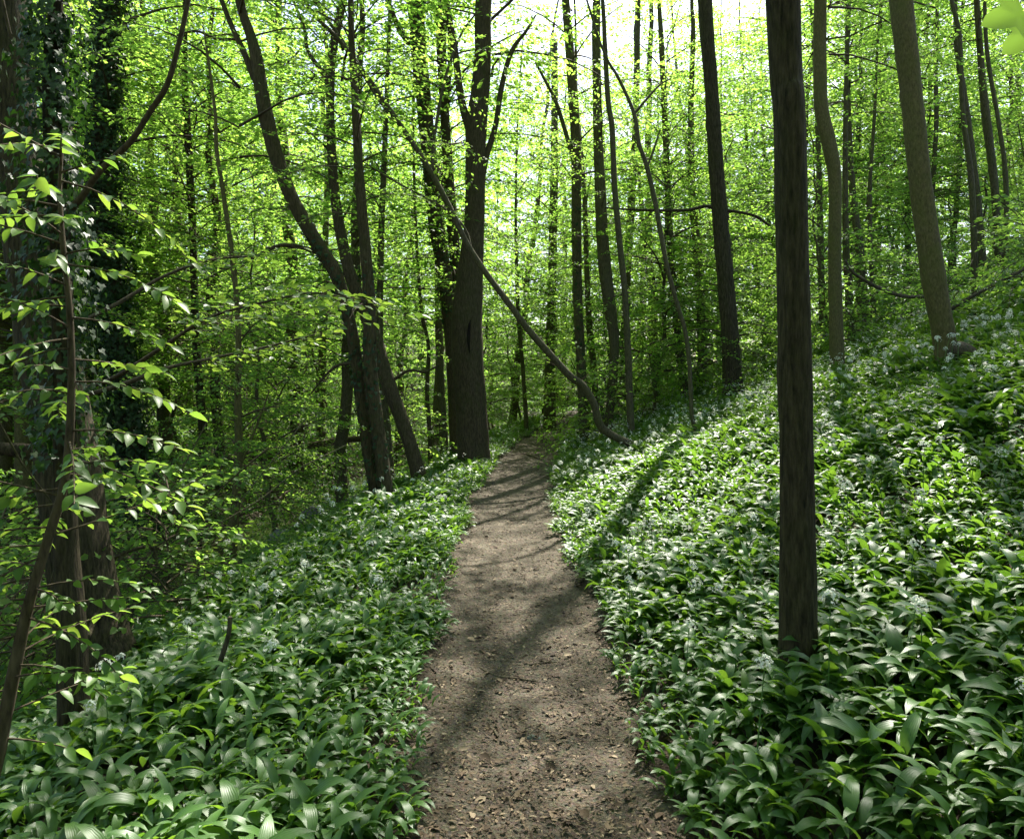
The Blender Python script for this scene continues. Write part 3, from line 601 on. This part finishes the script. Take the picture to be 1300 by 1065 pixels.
def bough_tree(name, label, foot, Yf, sprays, leaf=.075, seed=3):
    """a small understorey tree whose long boughs are drawn out to named places"""
    g = np.random.default_rng(seed)
    P, r = px_pts(foot, Yf); gz = float(height(P[0][0], P[0][1])); P[0][2] = gz - .1; loc = np.array([P[0][0], P[0][1], gz])
    root = thing(name, label, 'tree', loc); C_ = catmull(P - loc, 5); rr = np.interp(np.arange(len(C_)), np.arange(len(r)) * 5, r)
    mb = MB(); tube(mb, C_, rr, 10, .06, seed); link('trunk', mb.mesh('trunk', [M['bark_far']]), root)
    for sp in sprays:
        q, rad = px_pts(sp['p'], sp['Y'], sp.get('dy', 0)); q = catmull(q - loc, 5); rad = np.interp(np.arange(len(q)), np.arange(len(rad)) * 5, rad)
        m2 = MB(); tube(m2, q, rad, 6, .05, 1., mat=1, cap=False); acc = []
        n = len(q)
        for k in range(int(n * sp.get('from', .3)), n):
            d0 = unit(q[min(k + 1, n - 1)] - q[k - 1]); side = unit(np.cross([0, 0, 1.], d0))
            for s in (-1, 1):
                for rep in range(sp.get('rep', 1)):
                    d = d0 * .6 + side * s * .9 + np.array([0, 0, g.normal(0, .1)]); l = g.uniform(.25, .6) * sp.get('s', 1.)
                    spray_twig(m2, acc, q[k] + g.normal(0, .02, 3), d, l, leaf, leaf, np.array([0, 0, 1.]) + g.normal(0, .12, 3), 1.15, r0=.003)
        a = [np.concatenate([x[i] for x in acc]) for i in range(3)]; L = leaf * g.uniform(.7, 1.2, len(a[0]))
        leaves(m2, *a, L, L * .6, T_NEAR if sp['Y'] < 6 else T_MID, 0, g.random(len(L)))
        link('leafy_bough', m2.mesh('leafy_bough', [M['leaf_near'], M['twig']]), root)
bough_tree('hornbeam_tree', 'small understorey tree behind the wide beech holding flat leafy boughs out to the right', [(72, 800, 12), (74, 650, 10), (78, 520, 9), (80, 420, 7), (92, 300, 5), (100, 180, 3)], 6.2,
           [{'p': [(78, 500, 7), (140, 482, 6), (200, 445, 5), (262, 405, 4), (330, 385, 3), (400, 372, 2.5), (455, 384, 1)], 'Y': 6.2, 'dy': -1.2, 'from': .42},
            {'p': [(78, 510, 7), (150, 490, 6), (210, 468, 5), (270, 455, 4), (340, 440, 3), (400, 425, 2)], 'Y': 6.3, 'dy': .8, 'from': .5},
            {'p': [(80, 420, 5), (150, 385, 5), (210, 350, 4), (270, 330, 3), (330, 325, 2)], 'Y': 6.2, 'dy': .9, 'from': .55},
            {'p': [(78, 540, 5), (50, 510, 4), (20, 505, 3), (-20, 520, 2)], 'Y': 6.2, 'dy': -.9},
            {'p': [(72, 740, 6), (130, 715, 5), (180, 695, 4), (225, 700, 3), (280, 690, 2)], 'Y': 6.2, 'dy': .4, 'from': .5}], seed=3)

# big sycamore leaf hanging in from a sapling that stands outside the frame
def near_sycamore():
    g = np.random.default_rng(9); x, y = 1.75, .9; gz = float(height(x, y)); loc = np.array([x, y, gz])
    root = thing('sycamore_sapling', 'big lobed green leaves poking into the top right corner close to the camera', 'sapling', loc)
    P = np.array([(0, 0, -.05), (.05, .02, .8), (0, .05, 1.5), (.06, 0, 2.3), (.05, .05, 3.)]); C_ = catmull(P, 5)
    mb = MB(); tube(mb, C_, np.linspace(.022, .008, len(C_)), 8, .05, 1.); link('trunk', mb.mesh('trunk', [M['twig']]), root)
    tip = at(1312, 28, 1.25) - loc
    q = catmull([C_[14], (C_[14] + tip) * .5 + np.array([0, 0, .1]), tip], 6); mb = MB(); tube(mb, q, np.linspace(.006, .002, len(q)), 6, mat=0); link('branch', mb.mesh('branch', [M['twig']]), root)
    for (px, py, Y_, dx, dz, s) in ((1314, 14, 1.22, -1, -.30, .105), (1316, 36, 1.28, -.7, -.5, .09), (1330, 5, 1.25, -.7, .1, .1)):
        p = at(px, py, Y_) - loc; mb = MB()
        leaves(mb, [p], [np.array([dx, -.25, dz])], [np.array([.25, -.8, .35])], np.array([s]), np.array([s * 1.05]), T_MAPLE, 0, np.array([.0]))
        link('leaf', mb.mesh('leaf', [M['leaf_near']]), root)
near_sycamore()

# ------------------------------------------------------------------ the crowd of trees behind
def copy_tree_parts(name, label, group, x, y, tr, cr, s, tsx, crown_s, rot):
    z = float(height(x, y)); root = thing(name, label, 'tree', (x, y, z), group); root.rotation_euler = (rng.normal(0, .035), rng.normal(0, .035), rot)
    t = link('trunk', tr, root); t.scale = (tsx, tsx, s)
    c = link('crown', CROWN[cr][0], root); c.scale = (crown_s, crown_s, s); c.rotation_euler = (0, 0, rng.uniform(0, 6.28))
    return root
placed = []
def free(x, y, d):
    for (a, b, e) in placed:
        if (a - x) ** 2 + (b - y) ** 2 < (d + e) ** 2 / 4: return False
    placed.append((x, y, d)); return True
def zone(x, y):
    s = x - float(path_x(y))
    if y < 0: return 'tree standing behind the viewpoint', 'trees behind the viewpoint'
    if s < -4.5: return 'slim tree in fresh leaf on the far side of the stream', 'trees across the stream'
    if s > 4.5: return 'slim tree in fresh leaf growing up the right hand slope', 'trees up the right slope'
    return 'slim tree in fresh leaf in the wood beyond the end of the path', 'trees beyond the path end'
n_b = 0
for y_lo, y_hi, want, sep in ((15, 24, 16, 2.6), (24, 36, 30, 2.6), (36, 58, 48, 3.2)):
    c = 0
    for _ in range(4000):
        if c >= want: break
        y = rng.uniform(y_lo, y_hi); x = rng.uniform(-.78 * y - 2, .78 * y + 2); s = x - float(path_x(y))
        if abs(s) < 1.4 or -6.2 < s < -4.4: continue
        if y < 24 and -.2 * y < x < .42 * y: continue
        if (s > 4.5 and (y < 26 or rng.random() < .45)) or (s < -4.5 and y < 40 and rng.random() < .5): continue
        if not free(x, y, sep): continue
        lb, gr = zone(x, y); sc = rng.uniform(.75, 1.1)
        copy_tree_parts('slim_tree', lb, gr, x, y, TRUNK[rng.integers(4)], ['mid0', 'mid1', 'mid2', 'mid0', 'high0'][rng.integers(5)], sc, rng.uniform(.7, 1.3), rng.uniform(.85, 1.15), rng.uniform(0, 6.28)); c += 1; n_b += 1
for (x, y) in ((9.6, 26.5), (12.4, 27.5), (8.2, 29.5), (10.5, 30.5), (15.5, 26), (13.2, 23.5)):
    lb, gr = zone(x, y); sc = rng.uniform(.8, 1.05)
    copy_tree_parts('slim_tree', lb, gr, x, y, TRUNK[rng.integers(4)], 'mid%d' % rng.integers(3), sc, rng.uniform(.5, .85), rng.uniform(.95, 1.2), rng.uniform(0, 6.28))
# unseen canopy trees added behind and beside the viewpoint to block skylight
for (x, y) in ((-4.5, -3), (3.5, -4), (-1.5, -7), (7, 0.5), (-8, 1.5), (6, -8), (9.5, 5.0), (-10.5, 7), (0.5, -3.5), (-3, -5), (3, -8), (-6, -7), (9, -4), (-9, -3), (1, -11), (-4, -11), (6, -12), (12, 0), (-11, 2)):
    copy_tree_parts('added_shade_tree', 'tall unseen canopy tree added around the viewpoint to block skylight', 'added shade trees around the viewpoint', x, y, TRUNK[rng.integers(4)], ('high%d' % rng.integers(2)) if y > -2 else 'mid%d' % rng.integers(3), rng.uniform(.85, 1.), 1.2, rng.uniform(.9, 1.1), rng.uniform(0, 6.28))
# understorey
under = [(-4.7, 15.), (-7.2, 20), (-10.5, 28), (-14, 27), (-18, 30), (-8, 31), (-20, 22), (-17, 18), (-13, 38), (-7, 40), (-18, 40), (-24, 36), (.3, 30), (1.5, 28), (-1.8, 31), (4.8, 16.4), (6.2, 22), (8.5, 24.5), (5.5, 34), (10.5, 31), (14.5, 23.5), (15, 30), (20, 30), (22, 38), (16, 40), (5, 46), (0, 46), (11, 42), (27, 36), (-9.5, 15), (-6.2, 17.5), (-9, 20), (-5.5, 22), (-12.5, 18), (-12, 24), (-7.5, 27), (-3.5, 27), (-16, 24), (-14.5, 13), (-11, 10.5), (-15, 30), (-10, 33), (-5, 34),
         (-.8, 26), (1.2, 33), (-1, 38), (3.2, 29), (2.7, 22), (5, 20), (4.2, 25.5), (7, 24), (6.3, 30), (9.5, 28), (10, 21), (12.5, 24), (16, 27), (8, 35), (13, 34), (18, 33), (3, 40), (-4, 44), (8, 44), (20, 24), (7.6, 17.5), (3.6, 17.6)]
for i, (x, y) in enumerate(under):
    s = x - float(path_x(y))
    lb, gr = (('low leafy understorey tree with layered sprays across the stream', 'understorey trees across the stream') if s < -1.2 else
              ('low leafy understorey tree with layered sprays right of the path', 'understorey trees right of the path')) if y < 31 else ('low leafy tree filling the far wood beyond the path', 'understorey trees of the far wood')
    sc = rng.uniform(.7, 1.1)
    copy_tree_parts('understorey_tree', lb, gr, x, y, UTRUNK[i % 2], 'under%d' % (i % 3), sc, rng.uniform(.8, 1.3), sc * rng.uniform(.9, 1.15), rng.uniform(0, 6.28))

seedl = [(-2.9, 6.2), (-3.3, 7.0), (-4.1, 6.8), (-4.6, 7.6), (-3.9, 5.6), (-6.9, 9), (-7.5, 11), (-8.5, 10), (-7.2, 15), (-4.6, 5.0), (-5.3, 6.2), (-2.2, 15.2), (-1.9, 17.5)]
seedr = [(1.9, 15.5), (3.2, 16.5), (4.4, 14.6), (2.6, 18.5), (5.8, 17.2), (1.6, 21), (6.8, 14.8), (7.5, 12.8), (8.6, 15.4), (9.8, 14), (3.9, 20.5), (8.8, 18.4), (10.8, 16.4), (8.0, 11.4), (9.6, 12.6), (11.4, 14.6), (12.6, 16), (7.2, 15.8), (12, 18.6), (10.2, 19.5), (6.9, 17.6), (13.6, 19.2), (5.6, 19.6)]
for i, (x, y) in enumerate(seedl + seedr):
    lb, gr = ('low beech seedling with flat sprays of leaves on the left stream bank', 'seedlings on the left bank') if i < len(seedl) else ('low beech seedling with flat sprays of leaves among the trees on the right', 'seedlings on the right')
    sc = rng.uniform(.75, 1.25)
    copy_tree_parts('beech_seedling', lb, gr, x, y, STRUNK[0], 'seed%d' % (i % 2), sc, 1., sc, rng.uniform(0, 6.28))

# far wood: one mass
mb = MB(); n = 60000
y = rng.uniform(50, 100, n); x = rng.uniform(-1, 1, n) * (y * .85 + 5); z = height(x, y) + rng.random(n) ** 1.3 * 20
leaves(mb, np.stack([x, y, z], -1), rng.normal(0, 1, (n, 3)) * [1, 1, .3], rng.normal(0, .5, (n, 3)) + [0, 0, 1], rng.uniform(.35, .7, n), rng.uniform(.25, .5, n), T_FAR, 0)
tag(link('far_wood', mb.mesh('far_wood', [M['leaf']])), 'blurred mass of leafy woodland closing the view', 'woodland', kind='stuff')

# ------------------------------------------------------------------ wild garlic
def arched(mb, base, az, Lb, Wb, rise, rows, tint, mat=0, petiole=.5):
    """arching strap leaves: rows+1 cross rows of 3 vertices; vectorised over leaves"""
    n = len(base); o = np.stack([np.cos(az), np.sin(az), np.zeros(n)], -1); sd = np.stack([-np.sin(az), np.cos(az), np.zeros(n)], -1)
    u = np.linspace(0, 1, rows + 1)
    wprof = np.interp(u, [0, .12, .35, .6, .85, 1], [.10, .55, .98, .95, .48, .03])
    # angle along the blade runs from steep to drooping
    a0 = rise; a1 = rise - R(95) - rng.normal(0, .3, n)
    ang = a0[:, None] + (a1 - a0)[:, None] * u[None] ** 1.15
    step = 1 / rows
    hx = np.concatenate([np.zeros((n, 1)), np.cumsum(np.cos((ang[:, 1:] + ang[:, :-1]) / 2), 1) * step], 1)
    hz = np.concatenate([np.zeros((n, 1)), np.cumsum(np.sin((ang[:, 1:] + ang[:, :-1]) / 2), 1) * step], 1)
    c = base[:, None] + o[:, None] * (hx * Lb[:, None])[..., None] + np.array([0, 0, 1.]) * (hz * Lb[:, None])[..., None]
    tw = rng.normal(0, .35, n)[:, None] * u[None]
    nrm = -o[:, None] * np.sin(ang)[..., None] + np.array([0, 0, 1.]) * np.cos(ang)[..., None]
    sv = sd[:, None] * np.cos(tw)[..., None] + nrm * np.sin(tw)[..., None]; nv = nrm * np.cos(tw)[..., None] - sd[:, None] * np.sin(tw)[..., None]
    w = (wprof[None] * Wb[:, None] * .5)[..., None]
    fold = .28
    wav = 1 + .0 * w
    l = c + sv * w + nv * w * fold; r = c - sv * w + nv * w * fold
    v = np.stack([l, c, r], 2).reshape(n, -1, 3); k = (rows + 1) * 3
    f = []
    for i in range(rows):
        b = i * 3; f += [(b, b + 1, b + 4, b + 3), (b + 1, b + 2, b + 5, b + 4)]
    f = np.array(f); ff = ((np.arange(n) * k)[:, None, None] + f[None]).reshape(-1, 4)
    mb.add(v, ff, mat, np.repeat(tint, len(f)))

def garlic_xy(n, y0, y1):
    y = rng.uniform(y0, y1, n); side = rng.random(n)
    xr = path_x(y) + path_hw(y) - .02 + rng.random(n) ** .9 * (.80 * y + 1.2)
    return xr, y
def garlic_layer(y0, y1, per_m2, rows, scale):
    area = (y1 - y0) * 9.; out = MB()
    # right bank + left verge, rejection by the visible wedge
    n = int(per_m2 * (y1 - y0) * (.75 * y1 + 5.5))
    y = rng.uniform(y0, y1, n); x = rng.uniform(-3.6, .75 * y1 + 1.9, n)
    s = x - path_x(y); t = np.abs(s) - path_hw(y)
    edge = .05 + .10 * snoise(x * 3, y * 3, 1.)
    ok = (t > edge) & (x < .74 * y + 1.5) & (x > -.74 * y - 1.5)
    left = s < 0
    lim = np.interp(y, [0, 3, 6, 9, 12, 16, 30], [3.0, 2.7, 2.6, 2.3, 1.6, 1.3, 1.0]) + .35 * snoise(x * .9, y * .9, 2.)
    ok &= ~(left & (t > lim))
    ok &= ~((~left) & (t > 13 + 2 * snoise(x, y * .5)))
    dens = .80 + .5 * snoise(x * 1.9, y * 1.9, 5.); ok &= rng.random(n) < dens
    x, y = x[ok], y[ok]; t = t[ok]; s = s[ok]; n = len(x)
    size = scale * (.88 + .30 * snoise(x * 1.3, y * 1.3, 8.)) * rng.uniform(.75, 1.2, n) * np.clip(.62 + t * .9, .62, 1.)
    z = height(x, y)
    for k in range(4):
        m = rng.random(n) < (1, .95, .8, .4)[k]
        mm = m.sum(); az = k * 1.6 + rng.uniform(0, 2 * PI, n)[m]
        # blades tend to nod downhill and towards the open path
        az = az + .55 * np.sin(np.where(s[m] > 0, PI, 0) - az) - .25 * np.sin(az + PI / 2)
        L = rng.uniform(.18, .29, mm) * size[m]; W = L * rng.uniform(.20, .29, mm)
        rise = R(1) * rng.uniform(52, 85, mm); ph = rng.uniform(.03, .16, mm) * size[m]
        b = np.stack([x[m], y[m], z[m] + ph - .01], -1) + rng.normal(0, .018, (mm, 3)) * [1, 1, 0]
        arched(out, b, az, L, W, rise, rows, rng.random(mm) * .8 + .2 * rng.random(mm))
    print('garlic', y0, y1, n, out.n)
    return out
allg = []
for a in ((1.6, 5.2, 470, 6, .74), (5.2, 9.5, 360, 4, .78), (9.5, 17, 200, 3, .9), (17, 30, 60, 2, 1.2)):
    g_ = garlic_layer(*a); allg.append(g_)
big = MB()
for g_ in allg:
    off = big.n
    for k in (3, 4):
        for fa, m, t, s in g_.f[k]: big.f[k].append((fa + off, m, t, s))
    big.v += g_.v; big.n += g_.n
gm = big.mesh('wild_garlic', [M['ramsons']])
av = gm.attributes.new('across', 'FLOAT', 'POINT'); av.data.foreach_set('value', np.tile(np.array([1, 0, -1], np.float32), big.n // 3))
tag(link('wild_garlic', gm), 'dense wild garlic leaves carpeting both sides of the path', 'wild garlic', kind='stuff')

# flower heads
def umbel(mb, c, r, n, g, mat=0):
    d = unit(g.normal(0, 1, (n, 3)) + np.array([0, 0, .75])); p = c + d * r * g.uniform(.55, 1., (n, 1))
    for k in range(3):
        a = g.normal(0, 1, (n, 3)); a = unit(a - (a * d).sum(-1, keepdims=True) * d)
        leaves(mb, p - a * r * .24, a + d * .25, d + g.normal(0, .2, (n, 3)), np.full(n, r * .52), np.full(n, r * .2), T_FAR, mat, g.random(n))
heads = []; stems = []
for k in range(5):
    g = np.random.default_rng(300 + k); h = (.33, .38, .30, .41, .35)[k]; lx, ly = g.normal(0, .03, 2)
    mb = MB(); P = np.array([(0, 0, 0), (lx * .3, ly * .3, h * .4), (lx, ly, h)]); tube(mb, catmull(P, 4), np.linspace(.0028, .0018, 9), 5); stems.append(mb.mesh('stem', [M['stalk']]))
    mb = MB(); umbel(mb, np.array([lx, ly, h + .012]), .030, 32, g); heads.append(mb.mesh('flower_head', [M['petal']]))
cand = []
n = 26000; y = rng.uniform(2.2, 28, n); x = rng.uniform(-3, 18, n); s = x - path_x(y); t = np.abs(s) - path_hw(y)
dn = np.where(s > 0, np.interp(y, [2, 6, 9, 14, 28], [.10, .14, .32, .6, .5]), .10) * (.5 + .9 * np.clip(snoise(x * .7, y * .7, 11.), -.4, 1))
okf = (t > .15) & (x < .73 * y + 1) & (x > -.6 * y) & ~((s < 0) & (t > 2.1)) & (t < 11) & (rng.random(n) < dn)
x, y = x[okf], y[okf]; z = height(x, y); o = np.argsort(y); x, y, z = x[o], y[o], z[o]
NI = 290
for i in range(min(NI, len(x))):
    left = x[i] < path_x(y[i])
    r_ = thing('wild_garlic_flower', 'small white starry flower head on a thin stalk among garlic leaves ' + ('left of the path' if left else 'on the right bank'), 'flower', (x[i], y[i], z[i]), 'garlic flowers left of the path' if left else 'garlic flowers on the right bank')
    r_.rotation_euler = (rng.normal(0, .12), rng.normal(0, .12), rng.uniform(0, 6.28)); k = rng.integers(5); sc = rng.uniform(.95, 1.3); r_.scale = (sc,) * 3
    link('stem', stems[k], r_); link('flower_head', heads[k], r_)
mb = MB()
for i in range(NI, len(x)): umbel(mb, np.array([x[i], y[i], z[i] + rng.uniform(.28, .42)]), .040, 8, rng)
tag(link('distant_garlic_flowers', mb.mesh('distant_garlic_flowers', [M['petal']])), 'white haze of garlic flowers farther up the bank', 'flowers', kind='stuff')
print('flowers', len(x))

# ------------------------------------------------------------------ undergrowth on the banks
def undergrowth(name, label, n, sel, leaf, hmax, mat, cat='undergrowth', y0=3, y1=40):
    y = y0 + (y1 - y0) * rng.random(n) ** 1.15; x = rng.uniform(-1, 1, n) * (.80 * y + 2.)
    s = x - path_x(y); t = np.abs(s) - path_hw(y)
    ok = sel(x, y, s, t); x, y = x[ok], y[ok]; n = len(x); z = height(x, y)
    clump = .55 + .5 * snoise(x * .9, y * .9, 20.)
    mb = MB(); k = 16
    ht = np.clip(hmax * clump * rng.uniform(.4, 1.2, n), .05, 3) * (np.interp(t[ok], [0, 3.6, 5.4, 6.5], [.55, .5, .5, 1]) if name == 'bramble_cover' else 1)
    zz = (z + ht)[:, None] - rng.random((n, k)) ** 2 * ht[:, None] * .9
    az = rng.uniform(0, 2 * PI, (n, k)); rr = rng.uniform(.02, .30, (n, k))
    sc = np.clip(y / 14, .75, 1.8)[:, None] * np.ones((1, k))
    P = np.stack([x[:, None] + np.cos(az) * rr * sc, y[:, None] + np.sin(az) * rr * sc, zz - rr * .3], -1).reshape(-1, 3)
    D = np.stack([np.cos(az), np.sin(az), np.full_like(az, -.3)], -1).reshape(-1, 3) + rng.normal(0, .3, (n * k, 3))
    Nn = np.array([0, 0, 1.]) + rng.normal(0, .35, (n * k, 3))
    L = leaf * rng.uniform(.6, 1.25, n * k) * sc.ravel()
    leaves(mb, P, D, Nn, L, L * .66, T_MID, 0)
    print(name, n * k)
    return tag(link(name, mb.mesh(name, [M[mat]])), label, cat, kind='stuff')
undergrowth('bramble_cover', 'low brambles and seedlings covering the stream bank on the left', 21000, lambda x, y, s, t: (s < 0) & (t > np.interp(y, [0, 3, 6, 9, 12, 16, 30], [2.9, 2.6, 2.5, 2.2, 1.5, 1.2, .8])) & (t < 45) & ~((t > 4.0) & (t < 5.6) & (rng.random(len(x)) < .9)), .075, .5, 'herb', y0=3, y1=58)
undergrowth('herb_layer', 'yellow green herbs and ferns on the upper right slope and beyond the path', 14000, lambda x, y, s, t: ((s > 0) & (y > 10) & ((t > 9) | ((y > 20) & (t > .2)))) | ((s > .3) & (y > 13) & (rng.random(len(x)) < .25)), .08, .5, 'leaf', 'herbs', 9, 60)

# ------------------------------------------------------------------ leaf litter, sticks and stones
n = 46000
y = 2.0 + 20 * rng.random(n) ** 2.2; x = path_x(y) + rng.normal(0, 1, n) * .32 + rng.choice([-.38, .38, 0], n)
mb = MB(); z = height(x, y) + .012 + rng.random(n) * .008
L = rng.uniform(.006, .036, n) * rng.uniform(.35, 1, n); az = rng.uniform(0, 2 * PI, n)
big_ = rng.random(n) < .022; L[big_] = rng.uniform(.035, .06, big_.sum())
leaves(mb, np.stack([x, y, z], -1), np.stack([np.cos(az), np.sin(az), rng.normal(0, .15, n)], -1), rng.normal(0, .28, (n, 3)) + [0, 0, 1], L, L * rng.uniform(.2, .7, n), T_MID, 0)
tag(link('leaf_litter', mb.mesh('leaf_litter', [M['litter']])), 'old leaf litter and wood chips scattered over the path', 'leaf litter', kind='stuff')
def stick(name, label, pts, Y, cat='stick', bark='dead', lift=0.012, ground=True, group=None, dys=None):
    P = []; r = []
    for i, p in enumerate(pts):
        yy = hit(p[0], p[1]) if ground else Y + (dys or 0) * i
        q = at(p[0], p[1], yy)
        if ground: q[2] = float(height(q[0], q[1])) + lift
        P.append(q); r.append(p[2] * .5 / F * yy)
    P = np.array(P); loc = P[0].copy(); mb = MB(); c = catmull(P - loc, 4); tube(mb, c, np.interp(np.arange(len(c)), np.arange(len(r)) * 4, r), 7, .12, 1.)
    return tag(link(name, mb.mesh(name, [M[bark]]), None, loc), label, cat, group)
stick('stick', 'longest dark stick lying across the middle of the path', [(608, 850, 2.5), (630, 861, 3.5), (655, 864, 3), (682, 868, 2)], None)
stick('stick', 'short dark stick on the path above the longest one', [(672, 846, 3), (700, 842, 2)], None)
stick('stick', 'pale thin twig at the right edge of the path', [(780, 893, 4), (800, 884, 4), (812, 878, 3)], None)
stick('stick', 'short pale twig lying beside the pale stone', [(616, 925, 4), (626, 930, 4), (632, 938, 3)], None)
stick('stick', 'small curled twig at the front right of the path', [(772, 922, 4), (775, 935, 4), (776, 950, 3)], None)
stick('fallen_twig', 'thin fallen twig crossing the path near its far end', [(640, 580, 2.5), (665, 577, 2.5), (690, 585, 2)], None)
stick('broken_stem', 'bare broken stick standing up from the garlic at lower left', [(266, 878, 7), (276, 850, 6.5), (286, 820, 6), (291, 800, 5.5), (292, 783, 6)], hit(266, 880) - .1, ground=False)
stick('fallen_pole', 'long thin fallen pole lying up the ridge at right', [(1206, 393, 5), (1235, 376, 4.5), (1265, 360, 4), (1300, 342, 4), (1340, 318, 3)], 13.2, 'branch', ground=False)
stick('fallen_branch', 'broken dead branch slumped between the two olive trunks', [(1073, 331, 3), (1082, 345, 3.5), (1091, 352, 4), (1116, 366, 5), (1145, 376, 5), (1172, 377, 4)], 14.5, 'branch', ground=False)
stick('fallen_log', 'mossy log lying across the stream', [(312, 583, 8), (345, 577, 10), (375, 570, 10), (425, 560, 9), (470, 556, 7)], 18., 'log', 'bark_beech', ground=False)
def rock(label, px, py, w, h, Y=None, seed=1, name='boulder', cat='stone', sink=.3):
    g = np.random.default_rng(seed); Y = Y or hit(px, py); p = at(px, py, Y); p[2] = float(height(p[0], p[1])); rx = w * .5 / F * Y; rz = h / F * Y
    a = np.linspace(0, 2 * PI, 15)[:-1]; rows = np.linspace(-.5, PI / 2, 8); mb = MB()
    v = []
    for e in rows:
        for q in a:
            d = np.array([math.cos(q) * math.cos(e), math.sin(q) * math.cos(e), math.sin(e)])
            k = 1 + .16 * math.sin(d[0] * 3 + seed) + .13 * math.sin(d[1] * 4 + seed * 2) + .10 * math.sin(d[2] * 5 + d[0] * 4 + seed)
            v.append((d[0] * rx * k, d[1] * rx * .8 * k, d[2] * rz * k))
    f = [(i * 14 + j, i * 14 + (j + 1) % 14, (i + 1) * 14 + (j + 1) % 14, (i + 1) * 14 + j) for i in range(7) for j in range(14)]
    mb.add(v, f); tag(link(name, mb.mesh(name, [M['stone']]), None, p), label, cat)
rock('small pale flat stone on the path near the front', 678, 939, 15, 5, seed=4, name='stone')
rock('largest grey boulder beside the stream', 396, 660, 34, 16, 15., 2)
rock('flat grey boulder in the stream behind the largest', 425, 634, 40, 9, 17., 3)
rock('dark wet boulder at the near side of the stream', 362, 700, 36, 14, 13.5, 5)
rock('small grey boulder downstream of the largest', 340, 722, 28, 10, 12.8, 6)
rock('mossy boulder above the stream under the left cluster', 448, 640, 26, 9, 14.5, 7)

# ------------------------------------------------------------------ light
SUN_EL, SUN_AZ = R(52), R(20)      # azimuth measured from straight ahead towards the right
w = bpy.data.worlds.new('World'); scene.world = w; w.use_nodes = True
nt = w.node_tree; bg = nt.nodes['Background']
sky = nt.nodes.new('ShaderNodeTexSky'); sky.sky_type = 'NISHITA'; sky.sun_disc = False; sky.sun_elevation = SUN_EL; sky.sun_rotation = SUN_AZ
sky.air_density = 1.0; sky.dust_density = 2.0
nt.links.new(sky.outputs[0], bg.inputs['Color']); bg.inputs['Strength'].default_value = .085
sl = bpy.data.lights.new('sun', 'SUN'); sl.energy = 5.0; sl.angle = R(.53); sl.color = (1, .95, .85)
so = bpy.data.objects.new('sun', sl); COL.objects.link(so)
from mathutils import Vector
sd = Vector((math.sin(SUN_AZ) * math.cos(SUN_EL), math.cos(SUN_AZ) * math.cos(SUN_EL), math.sin(SUN_EL)))
so.rotation_euler = sd.to_track_quat('Z', 'Y').to_euler(); so.location = (5, 20, 40)

cam = bpy.data.cameras.new('camera'); co = bpy.data.objects.new('camera', cam); COL.objects.link(co)
co.location = (0, 0, EYE); co.rotation_euler = (PI / 2, 0, 0); cam.sensor_width = 36; cam.lens = F / 1300 * 36
cam.shift_y = -45 / 1300; cam.clip_start = .05; cam.clip_end = 2000
scene.camera = co
vs = scene.view_settings; scene.display_settings.display_device = 'sRGB'; vs.view_transform = 'Standard'; vs.look = 'None'; vs.exposure = 2.2; vs.gamma = 1
scene.render.engine = 'CYCLES'; cy = scene.cycles
cy.max_bounces = 8; cy.diffuse_bounces = 5; cy.glossy_bounces = 2; cy.transmission_bounces = 5; cy.transparent_max_bounces = 4
cy.use_denoising = True; cy.caustics_reflective = False; cy.caustics_refractive = False; cy.sample_clamp_indirect = 6
